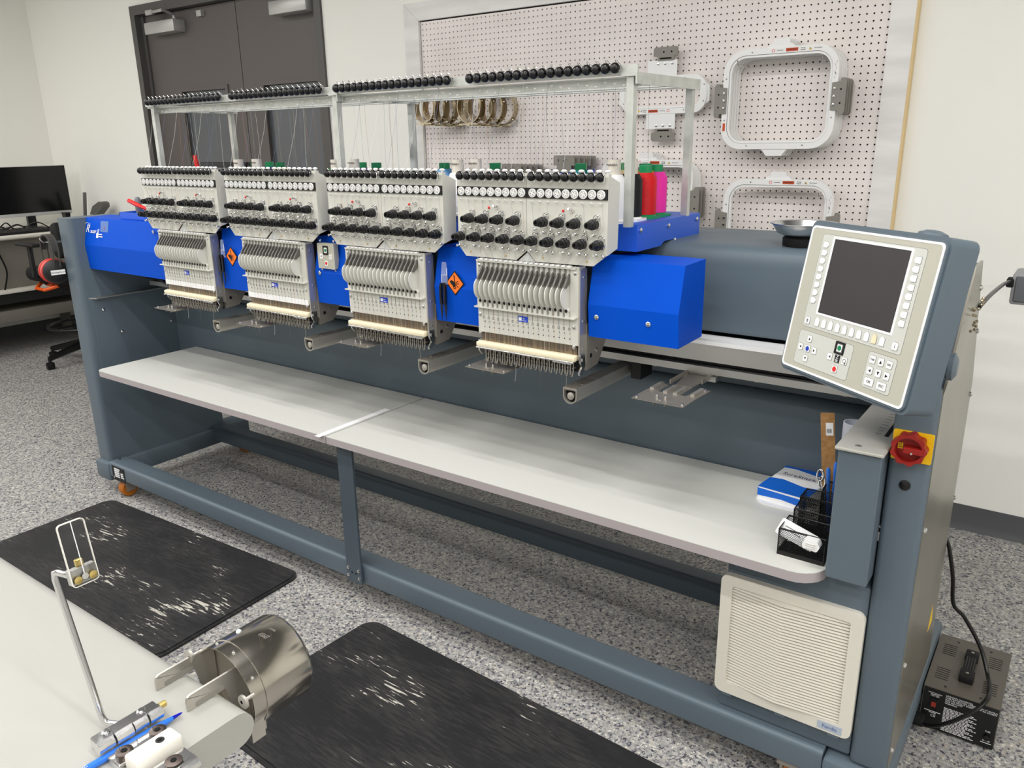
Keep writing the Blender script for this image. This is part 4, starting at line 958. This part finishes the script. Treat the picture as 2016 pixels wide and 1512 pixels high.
top=[p for p in hb if p.z>.085]
m=MB()
for i in range(len(top)-1):
    a,b_=top[i],top[i+1]; m.add([a+Vector((0,-.016,0)),a+Vector((0,.016,0)),b_+Vector((0,.016,0)),b_+Vector((0,-.016,0)),a*1+Vector((0,-.016,.003)),a+Vector((0,.016,.003)),b_+Vector((0,.016,.003)),b_+Vector((0,-.016,.003))],[(0,1,2,3),(4,7,6,5),(0,4,5,1),(1,5,6,2),(2,6,7,3),(3,7,4,0)])
build('band_pad', m, mat('band_dark',(58,56,54),.5), t)
build('hanger_hook', MB().tube([(0,.05,.12),(0,-.02,.125),(0,-.03,.14)],.004,8), chrome, t)

# ------------------------------------------------------------------ floor mats
def floor_mat(cx,cy,w,h_,rot,label):
    o=empty('floor_mat',(cx,cy,0),label,'mat',rot=(0,0,rot))
    build('mat_body', MB().prism(rr(w,h_,.05,8),'z',.0,.008).prism(rr(w-.02,h_-.02,.045,8),'z',.008,.012), mat_m, o)
floor_mat(.075,-.36,1.22,.60,R(2.6),'black marbled anti-fatigue mat on the floor at the left, before the machine')
floor_mat(1.70,-.42,1.26,.60,R(-2.6),'black marbled anti-fatigue mat on the floor at the bottom right of the cap gauge')

# ------------------------------------------------------------------ voltage converter and cable
t=empty('voltage_converter',(2.722,.525,0),'black step-down voltage converter box on the floor behind the right column','converter')
B=lambda n_,mb,m_,p=None,**k_: build(n_,mb,m_,p or t,**k_)
B('body', MB().box(-.0845,.0845,-.135,.135,.006,.126), conv_f)
lid=B('lid', MB().box(-.0865,.0865,-.136,.137,.126,.1285).box(-.0865,-.0848,-.134,.137,.01,.126).box(.0848,.0865,-.134,.137,.01,.126), conv_top)
for (sx,sy) in ((-1,1),(1,1),(-1,-1),(1,-1)):
    for i in range(6): build('vent_slot', MB().box(sx*.055-.016,sx*.055+.016,sy*.062-.025+.010*i,sy*.062-.0225+.010*i,.1285,.1288), blk_dark, lid)
    build('lid_screw', MB().lathe([(.003,.1285),(.003,.130)],8,'z',(sx*.040,sy*.115,0)), black_p, lid)
hd=B('handle', MB().rbox(-.017,.017,-.075,-.035,.1285,.150,.004).rbox(-.016,.016,.03,.068,.1285,.148,.004).rbox(-.013,.013,-.04,.035,.140,.147,.002), rubber)
for i in range(4): build('grip_rib', MB().box(-.010+.006*i,-.008+.006*i,-.034,.028,.147,.1484), black_p, hd)
for y in (-.055,.05): build('handle_screw', MB().lathe([(.004,.1485),(.004,.1506)],8,'z',(0,y,0)), steel_d, hd)
for (sx,sy) in ((-1,-1),(1,-1),(-1,1),(1,1)): B('rubber_foot', MB().lathe([(.008,0),(.008,.006)],10,'z',(sx*.07,sy*.11,0)), rubber)
swp=B('rocker_switch', MB().box(-.066,-.050,-.139,-.135,.066,.098), black_p); build('rocker', MB().box(-.0635,-.0525,-.1415,-.139,.075,.088), mat('rocker_red',(150,50,34),.3), swp)
def ct(s0,size,x,z,al='LEFT'): text(s0,size,white_ink,t,(x,-.1355,z),align=al)
ct('INPUT VOLTAGE\nSELECTOR\n110V / 220V',.0042,-.058,.108,'CENTER'); B('printed_lines', MB().box(-.078,-.040,-.1357,-.135,.0565,.058).box(-.066,-.050,-.1357,-.135,.0525,.054), white_ink); ct('CE',.010,-.056,.045,'CENTER')
ct('UP/DOWN CONVERTER\nFUSE PROTECTION AT OUTPUT\nBUILT-IN CIRCUIT BREAKER\nMAX 500 WATT\nWARNING:',.0056,-.034,.1055); ct('PROTECTION AT OUTPUT\nACTION OF ALL SOCKETS',.0052,.020,.110)
m=MB()
for q in range(17):
    zq=.080-.0042*q; xe=.030+.012*math.sin(q*2.1)
    xq=-.034
    while xq<xe:
        wq=random.uniform(.004,.010); m.box(xq,min(xq+wq,xe+.004),-.1357,-.135,zq-.0009,zq+.0009); xq+=wq+.0016
B('printed_lines', m, white_ink)
B('fuse_holder', MB().lathe([(.0075,-.135),(.0075,-.146),(.005,-.147)],14,'y',(.068,0,.040)), black_p); ct('FUSE',.0055,.068,.054,'CENTER'); B('printed_lines', MB().box(.060,.076,-.1357,-.135,.025,.0275).box(.056,.080,-.1357,-.135,.019,.0205), white_ink)
pts=[(2.600,.505,.53),(2.626,.512,.485),(2.640,.51,.44),(2.652,.51,.385),(2.662,.52,.308),(2.692,.53,.272),(2.738,.53,.200),(2.764,.50,.150),(2.777,.45,.137),(2.775,.40,.136),(2.75,.365,.110),(2.70,.352,.062),(2.66,.358,.032),(2.636,.375,.03)]
tt=empty('power_cable',(2.65,.42,0),'black power cable looping down over the converter box on the floor','cable')
build('cord', MB().tube([p-Vector((2.65,.42,0)) for p in spline(pts,8)],.0052,8), cable_m, tt)
build('plug', MB().rbox(-.026,.0,-.06,-.03,.018,.044,.004), rubber, tt)

# device on the right edge with a black lead
t=empty('grey_device',(2.572,1.02,1.04),'grey plastic device at the right picture edge with a black plug','device')
B('shell', MB().rbox(.07,.16,-.05,.06,-.005,.085,.008,2), mat('device_grey',(150,150,152),.45), t)
B('bezel', MB().rbox(.078,.15,-.054,-.048,.004,.076,.003,1), mat('device_dark',(96,98,102),.4), t)
tt=empty('device_lead',(2.63,.6,1.1),'black lead running from the right column to the grey device','cable')
o_=Vector((2.63,.6,1.1))
build('cord', MB().tube([p-o_ for p in spline([(2.629,.34,1.135),(2.634,.45,1.140),(2.634,.62,1.130),(2.634,.85,1.112),(2.638,1.0,1.096)],6)],.005,8), cable_m, tt)
build('plug', MB().rbox(-.002,.020,.37,.41,-.018,.008,.005), rubber, tt)
tt=empty('bead_chain',(2.634,.165,1.145),'short knotted bead chain hanging on the rear edge of the right column','chain')
for i in range(16):
    a=i/15.; build('bead', MB().sphere((.002+.006*math.sin(a*9),.01+.10*a+.01*math.sin(a*14),-.03+.05*a+.014*math.sin(a*17)),.0034,6,4), nickel, tt)

# ------------------------------------------------------------------ foreground cap station
TZ=.78
tb=empty('cap_station',(1.3,-1.5,0),'pale laminate table board with a rounded edge in the left foreground','table')
def F(name, mb, m_, parent=None, **k_): return build(name, mb, m_, parent or tb, loc=(-1.3,1.5,0) if parent is None else (0,0,0), **k_)
nose=[(-2.3,.73),(-1.160,.73)]+[(-1.160+.025*math.cos(R(a)),.755+.025*math.sin(R(a))) for a in range(-80,91,10)]+[(-2.3,.78)]
F('board', MB().prism(nose,'x',.2,1.991), board_m)
F('pedestal', MB().rbox(1.55,1.93,-2.1,-1.235,.03,.73,.006), mat('pedestal_brown',(40,32,28),.6))
F('side_bracket', MB().prism([(-1.30,.73),(-1.20,.73),(-1.19,.66),(-1.24,.52),(-1.30,.50)],'x',1.955,1.960), steel_d)
F('foot', MB().rbox(1.45,1.97,-2.1,-1.3,0,.03,.006), black_m)
# cap gauge: two bracket arms and a drum
cg=empty('cap_gauge',(1.905,-1.12,TZ),'polished steel cap gauge drum held by two arms over the table edge','cap gauge')
o_=Vector((1.905,-1.12,TZ))
def Gg(name, mb, m_, parent=None): return build(name, mb, m_, parent or cg, loc=(-o_.x,-o_.y,-o_.z) if parent is None else (0,0,0))
cx,cz,Rr=1.908,.758,.066
for x in (1.856,1.930):
    a_=Gg('bracket_arm', MB().prism(rprof([(-1.192,.7805),(-1.192,.797),(-1.188,.803),(-1.118,.803),(-1.10,.803),(-1.10,.70),(-1.122,.70),(-1.128,.76),(-1.133,.7805)],[.002,.004,.004,0,0,0,0,0,.003],2),'x',x-.0017,x+.0017), steel)
    build('arm_slot', MB().prism(rr(.045,.008,.004,4,-1.158,.7845),'x',x+.0017,x+.0019), grey_br, a_)
drum=[(Rr-.0015,-1.008),(Rr-.0015,-1.02),(Rr-.0015,-1.12),(Rr,-1.12),(Rr,-1.101),(Rr+.0008,-1.1005),(Rr+.0008,-1.022),(Rr-.003,-1.014),(Rr-.008,-1.012),(Rr-.008,-1.010),(Rr-.0015,-1.008)]
lip=lambda prof: prof
Gg('drum', MB().lathe([(Rr-.002,-1.121),(Rr-.002,-1.02),(Rr-.010,-1.0145),(Rr-.009,-1.0125),(Rr-.002,-1.0165),(Rr+.0012,-1.022),(Rr+.0012,-1.1),(Rr,-1.1005),(Rr,-1.121),(Rr-.002,-1.121)],56,'y',(cx,0,cz),caps=False), mat('polished_drum',(204,198,188),.17,1.0))
Gg('inner_plate', MB().prism([(-.052+cx,.70),(-.052+cx,.795),(-.03+cx,.812),(.03+cx,.812),(.050+cx,.795),(.050+cx,.70)],'y',-1.098,-1.095), mat('plate_satin',(190,184,172),.5,.6))
for a in (35,75,110,150):
    ca,sa=math.cos(R(a)),math.sin(R(a)); Gg('rivet', MB().sphere((cx+ca*Rr,-1.11,cz+sa*Rr),.0028,8,5), chrome)
Gg('gauge_dot', MB().sphere((cx+Rr*math.cos(R(108)),-1.075,cz+Rr*math.sin(R(108))),.0045,10,6), mat('dot_white',(214,226,228),.4))
for a in (140,18):
    ca,sa=math.cos(R(a)),math.sin(R(a))
    Gg('roller_catch', MB().lathe([(.010,-1.138),(.010,-1.1345)],14,'y',(cx+ca*(Rr+.004),0,cz+sa*(Rr+.004))).cyl((cx+ca*(Rr+.002),-1.138,cz+sa*(Rr+.002)),(cx+ca*(Rr+.002),-1.118,cz+sa*(Rr+.002)),.0028,n=8), steel)
Gg('clamp_strap', MB().ring([(cx+(Rr+.003)*math.cos(R(a)),cz+(Rr+.003)*math.sin(R(a))) for a in list(range(-60,6,6))]+[],[(cx+(Rr+.0012)*math.cos(R(a)),cz+(Rr+.0012)*math.sin(R(a))) for a in list(range(-60,6,6))],'y',-1.124,-1.104) if False else MB().box(cx+.052,cx+.060,-1.126,-1.104,.70,.73), steel)
tx=text_mesh('EMS/Hoop', .011, mat('engraving',(150,146,138),.6,.6), .0001)
put('engraving', tx, cg, (cx+Rr*math.cos(R(78))-o_.x,-1.062-o_.y,cz+(Rr+.0016)*math.sin(R(78))-o_.z), (R(12)*0,R(12),R(170)))
tx=text_mesh('Patent Pending', .006, mat('engraving_small',(150,146,138),.6,.6), .0001)
put('engraving', tx, cg, (cx+Rr*math.cos(R(78))-o_.x,-1.046-o_.y,cz+(Rr+.0016)*math.sin(R(78))-o_.z), (0,R(12),R(170)))
Gg('gauge_mark', MB().box(cx+.040,cx+.041,-1.04,-1.025,cz+Rr*.79,cz+Rr*.8), white_ink)
# toggle clamp block with rod and acrylic sight
cl=empty('clamp_block',(1.88,-1.26,TZ),'chrome toggle clamp with hinge barrels on the foreground table','clamp')
o2=Vector((1.88,-1.26,TZ))
def K(name, mb, m_, parent=None): return build(name, mb, m_, parent or cl, loc=(-o2.x,-o2.y,-o2.z) if parent is None else (0,0,0))
xl,xr=1.890,1.910
K('bar', MB().rbox(xl,xr,-1.300,-1.215,TZ,TZ+.016,.0015,1), chrome)
for y in (-1.283,-1.236): K('bar_screw', MB().lathe([(.006,TZ+.016),(.006,TZ+.018),(.004,TZ+.0195)],12,'z',(xl+.009,y,0)), chrome)
K('bar_knob', MB().lathe([(.0045,-1.215),(.0045,-1.206),(.003,-1.205)],10,'y',(xl+.014,0,TZ+.012)), brass)
for i,(y0,y1) in enumerate(((-1.306,-1.286),(-1.284,-1.262),(-1.260,-1.242),(-1.240,-1.222))):
    K('hinge_barrel', MB().tube([(xr+.010,y0,TZ+.018),(xr+.010,y1,TZ+.018)],.0085 if i%2==0 else .0095,10), chrome)
for y in (-1.287,-1.243): 
    K('socket_screw', MB().mi(0).lathe([(.0105,TZ+.010),(.0105,TZ+.016),(.009,TZ+.0168),(.004,TZ+.0165)],18,'z',(xr+.038,y,0)).mi(1).lathe([(.004,TZ+.0166),(.004,TZ+.0172)],6,'z',(xr+.038,y,0)), [mat('screw_brown',(96,86,82),.3,.8) if y<-1.28 else bpy.data.materials['screw_brown'], blk_dark])
K('leaf', MB().rbox(xr+.024,xr+.050,-1.302,-1.236,TZ,TZ+.010,.001,1), chrome)
bk=empty('white_stop_block',(1.977,-1.262,TZ),'white plastic stop block with a dark screw beside the toggle clamp','block')
build('block', MB().rbox(-.014,.014,-.034,.028,0,.024,.004,2), mat('nylon_white',(238,234,224),.4), bk); build('screw', MB().mi(0).lathe([(.0055,.0235),(.0055,.0245)],14,'z',(0,.006,0)).mi(1).lathe([(.003,.0245),(.003,.0248)],6,'z',(0,.006,0)), [black_p, blk_dark], bk)
c2=empty('clamp_pair',(2.018,-1.268,TZ),'second chrome clamp right of the white stop block at the picture bottom','clamp')
build('leaf', MB().rbox(-.02,.006,-.05,.03,0,.012,.001,1), chrome, c2); build('socket_screw', MB().mi(0).lathe([(.0105,.012),(.0105,.017),(.004,.0175)],18,'z',(-.004,.006,0)).mi(1).lathe([(.004,.0176),(.004,.018)],6,'z',(-.004,.006,0)), [bpy.data.materials['screw_brown'], blk_dark], c2)
for i in range(3): build('hinge_barrel', MB().tube([(.016,-.045+.024*i,.012),(.016,-.024+.024*i,.012)],.009,10), chrome, c2)
rod=empty('sight_rod',(1.893,-1.262,TZ),'bent chrome rod carrying a clear acrylic sight above the table','sight')
base=Vector((1.893,-1.262,TZ)); e1=Vector((1.868,-1.271,TZ+.008)); e2=Vector((1.834,-1.281,TZ+.223)); e3=Vector((1.868,-1.272,TZ+.222))
def lerp(a,b_,t_): return a+(b_-a)*t_
pth=[base+Vector((0,0,.01)),lerp(base+Vector((0,0,.01)),e1,.8)]+[lerp(lerp(lerp(base+Vector((0,0,.01)),e1,.8),e1,t_),lerp(e1,e2,.08*t_+0.0),t_) for t_ in (.5,)]+[lerp(e1,e2,.06),lerp(e1,e2,.5),lerp(e1,e2,.95),lerp(lerp(e1,e2,.98),lerp(e2,e3,.15),.5),lerp(e2,e3,.25),e3]
build('rod', MB().tube([p-base for p in pth],.0042,12), chrome, rod)
sg=build('sight_block', MB().rbox(-.001,.031,-.001,.008,-.006,.014,.001,1), alu, rod, loc=e3-base+Vector((.010,-.008,.0)), rot=(R(-10),0,R(90)))
build('sight_plate', MB().prism(rr(.032,.080,.005,4,.015,.032),'y',-.004,-.001), acryl, sg)
build('sight_edge', MB().ring(rr(.0325,.0805,.005,4,.015,.032),rr(.0305,.0785,.004,4,.015,.032),'y',-.0042,-.0008), acryl_e, sg)
build('sight_line', MB().box(.0145,.0155,-.0046,-.004,.004,.071), white_ink, sg)
for x in (.006,.024): build('sight_screw', MB().lathe([(.0042,-.004),(.005,-.006),(.002,-.0065)],12,'y',(x,0,.0)), brass, sg)
build('sight_screw', MB().lathe([(.004,-.004),(.004,-.0055)],12,'y',(.015,0,.002)), chrome, sg)
build('thumb_screw', MB().rbox(.011,.020,.002,.008,.014,.023,.001,1), brass, sg)
pn=empty('ballpoint_pen',(1.932,-1.200,TZ+.0055),'translucent blue ballpoint pen lying under the chrome clamp','pen')
d=Vector((-.006,-.15,.0)); 
build('barrel', MB().tube([d*.09,d*.22,d*1.0],[.0028,.0046,.0048],10), pen_b, pn); build('tip', MB().tube([d*.0,d*.02,d*.1],[.0006,.0016,.0029],10), pen_n, pn); 
text('BIC', .006, white_ink, pn, (d.x*.85+.001,d.y*.85,.0049), (0,0,R(88)))

# ------------------------------------------------------------------ left desk area
dk=empty('desk',(-3.95,.8,0),'tall pale laminate desk along the left wall','desk')
o3=Vector((-3.95,.8,0))
def D(name, mb, m_): return build(name, mb, m_, dk, loc=(-o3.x,-o3.y,0))
D('desk_top', MB().prism(rprof([(-4.325,.862),(-3.62,.862),(-3.60,.87),(-3.60,.888),(-3.62,.896),(-4.325,.896)],[0,0,.006,.006,0,0]),'y',-.7,1.66), desk_m)
D('front_apron', MB().box(-3.72,-3.70,-.6,1.62,.50,.862), desk_fr)
D('lower_shelf', MB().rbox(-4.3,-3.62,-.6,1.62,.475,.50,.004), desk_m)
D('lower_apron', MB().box(-3.66,-3.64,-.6,1.62,.40,.475), black_m)
D('bottom_shelf', MB().rbox(-4.3,-3.66,-.6,1.62,.26,.345,.004), desk_fr)
D('leg', MB().box(-3.74,-3.68,1.50,1.56,0,.862), desk_fr); D('leg', MB().box(-4.28,-4.22,1.50,1.56,0,.862), desk_fr)
D('leg', MB().box(-3.74,-3.68,-.56,-.50,0,.862), desk_fr); D('leg', MB().box(-4.28,-4.22,-.56,-.50,0,.862), desk_fr)
mn=empty('monitor',(-3.95,1.28,.896),'black widescreen monitor on the desk at the left picture edge','monitor')
build('screen_housing', MB().rbox(-.015,.015,-.32,.31,.10,.475,.004), grey_p, mn)
build('screen', MB().box(.0145,.0165,-.316,.306,.125,.471), black_scr, mn)
build('stand', MB().box(-.03,.0,-.03,.03,.01,.14), black_p, mn); build('stand_foot', MB().rbox(-.10,.10,-.11,.11,0,.012,.004), black_p, mn)
st=empty('speaker_foot',(-3.9,1.52,.896),'small black stand under the right end of the monitor','stand'); build('body', MB().prism([(-.02,0),(.02,0),(.016,.06),(.02,.11),(-.02,.11),(-.016,.06)],'x',-.03,.03), black_p, st); build('foot', MB().rbox(-.04,.04,-.03,.03,0,.006,.002), black_m, st)
kb=empty('keyboard',(-3.70,1.05,.896),'black keyboard lying on the desk below the monitor','keyboard')
build('tray', MB().prism([(-.08,0),(.08,0),(.08,.012),(-.08,.026)],'y',-.22,.22), black_m, kb)
for i in range(5):
    for j in range(14): put('keycap', bpy.data.meshes.get('keycap') or MB().rbox(-.011,.011,-.013,.013,0,.006,.002,1).mesh('keycap', mat('key_dark',(44,42,42),.5)), kb, (.056-.028*i,-.19+.029*j,.013+.0024*i))
ms=empty('mouse_pad',(-3.68,1.41,.896),'blue mouse pad on the right end of the desk','mouse pad'); build('pad', MB().prism(rr(.16,.2,.01,3),'z',0,.003), mat('pad_blue',(36,96,200),.7), ms)
mo=empty('mouse',(-3.67,1.42,.899),'black computer mouse on the blue pad','mouse'); build('shell', MB().sphere((0,0,.004),.04,14,8,1,.72,.72), black_p, mo)
for i,(y0_,y1_,dz) in enumerate(((.86,1.14,.03),(.92,1.2,.045),(.98,1.3,.02),(1.02,1.36,.05),(.9,1.1,.06))):
    c_=empty('desk_cable',(-3.86,y0_,.896),'tangled black cable lying under the monitor','cable','tangled cables under the monitor')
    build('cord', MB().tube(spline([(0.0,0,.006),(.03,(y1_-y0_)*.25,dz),(-.02,(y1_-y0_)*.5,dz*.4+.01),(.03,(y1_-y0_)*.7,dz*1.2),(.0,(y1_-y0_),.006)],6),.005,6), cable_m, c_)
for i,y in enumerate((.93,1.02,1.22)):
    a_=empty('power_adapter',(-3.84,y,.896),'small black power adapter among the desk cables','adapter','power adapters on the desk'); build('case', MB().rbox(-.03,.03,-.025,.025,0,.035,.005), black_p, a_); build('prong', MB().box(.03,.04,-.008,.008,.012,.02), steel, a_)
lt=empty('laptop',(-3.72,1.60,.896),'grey laptop standing half open on the desk corner beside the monitor','laptop')
build('base', MB().rbox(-.16,.12,-.05,.05,0,.018,.003), black_p, lt); build('lid', MB().rbox(-.008,.008,-.012,.012,0,.26,.003), mat('lid_grey',(112,110,108),.4), lt, loc=(-.06,0,.016), rot=(0,R(16),0))
sc_=empty('barcode_scanner',(-3.625,1.60,.896),'grey and black handheld scanner resting on its stand right of the laptop','scanner')
build('stand', MB().rbox(-.035,.02,-.03,.03,0,.012,.003).tube([(-.01,0,.01),(.0,0,.06),(.05,0,.13)],[.018,.016,.014],10), black_m, sc_)
build('head', MB().prism(rprof([(.0,.10),(.06,.165),(.17,.205),(.21,.195),(.21,.165),(.10,.10)],.008,3),'y',-.03,.03), mat('scanner_grey',(96,96,92),.5), sc_)
ln=empty('desk_lamp_arm',(-4.2,1.02,.896),'thin grey jointed arm standing on the desk at the left edge','arm'); build('arm', MB().tube([(0,0,0),(.0,.0,.60),(.0,-.02,.75)],.008,8), grey_p, ln); build('joint', MB().sphere((0,0,.60),.02,10,8), grey_p, ln)
dc=empty('wall_cable',(-3.69,.86,.45),'black cable hanging down in front of the desk apron','cable'); build('cord', MB().tube(spline([(.01,0,.41),(.02,.03,.30),(.03,.05,.18),(.02,.02,.06),(.01,.0,.0)],6),.006,6), cable_m, dc)
# drafting chair
ch=empty('drafting_chair',(-3.08,1.12,0),'black drafting chair with an orange lever standing behind the left column','chair')
B=lambda n_,mb,m_,**k_: build(n_,mb,m_,ch,**k_)
for i in range(5):
    a=R(20+72*i+186); c_,s_=math.cos(a),math.sin(a)
    lg=B('leg', MB().tube([(0.02*c_,.02*s_,.13),(.15*c_,.15*s_,.105),(.30*c_,.30*s_,.075)],[.035,.026,.018],10), black_p)
    build('caster', MB().rbox(-.02,.02,-.025,.025,.0,.05,.008).cyl((0,0,.05),(0,0,.08),.01,n=8), black_p, lg, loc=(.30*c_,.30*s_,0))
B('gas_column', MB().tube([(0,0,.11),(0,0,.35),(0,0,.60)],[.03,.024,.018],14), black_p)
B('foot_ring', MB().tube([(.23*math.cos(2*math.pi*i/28),.23*math.sin(2*math.pi*i/28),.27) for i in range(28)],.011,8,closed=True).tube([(-.23,0,.27),(.23,0,.27)],.008,6).tube([(0,-.23,.27),(0,.23,.27)],.008,6), black_p)
B('mechanism', MB().rbox(-.12,.12,-.09,.09,.52,.60,.01), black_m)
B('lever_ring', MB().tube([(-.13,-.18,.585),(-.08,-.24,.56),(.05,-.245,.56),(.12,-.18,.585)],.012,8).box(-.05,.05,-.19,-.15,.575,.605), orange_p)
B('seat', MB().rbox(-.24,.24,-.24,.24,.60,.70,.045,4), mat('seat_black',(16,16,17),.7))
B('backrest', MB().rbox(.16,.24,-.20,.20,.78,1.02,.035,3), mat('back_black',(18,18,19),.7))
B('back_post', MB().tube([(.16,0,.58),(.25,0,.64),(.25,0,.85)],.03,8), black_p)
for s_ in (-1,1):
    B('armrest', MB().rbox(-.14,.12,s_*.27-.035,s_*.27+.035,.86,.885,.01), black_m); B('arm_post', MB().tube([(0,s_*.20,.60),(.02,s_*.28,.66),(.0,s_*.27,.86)],.018,8), black_m)
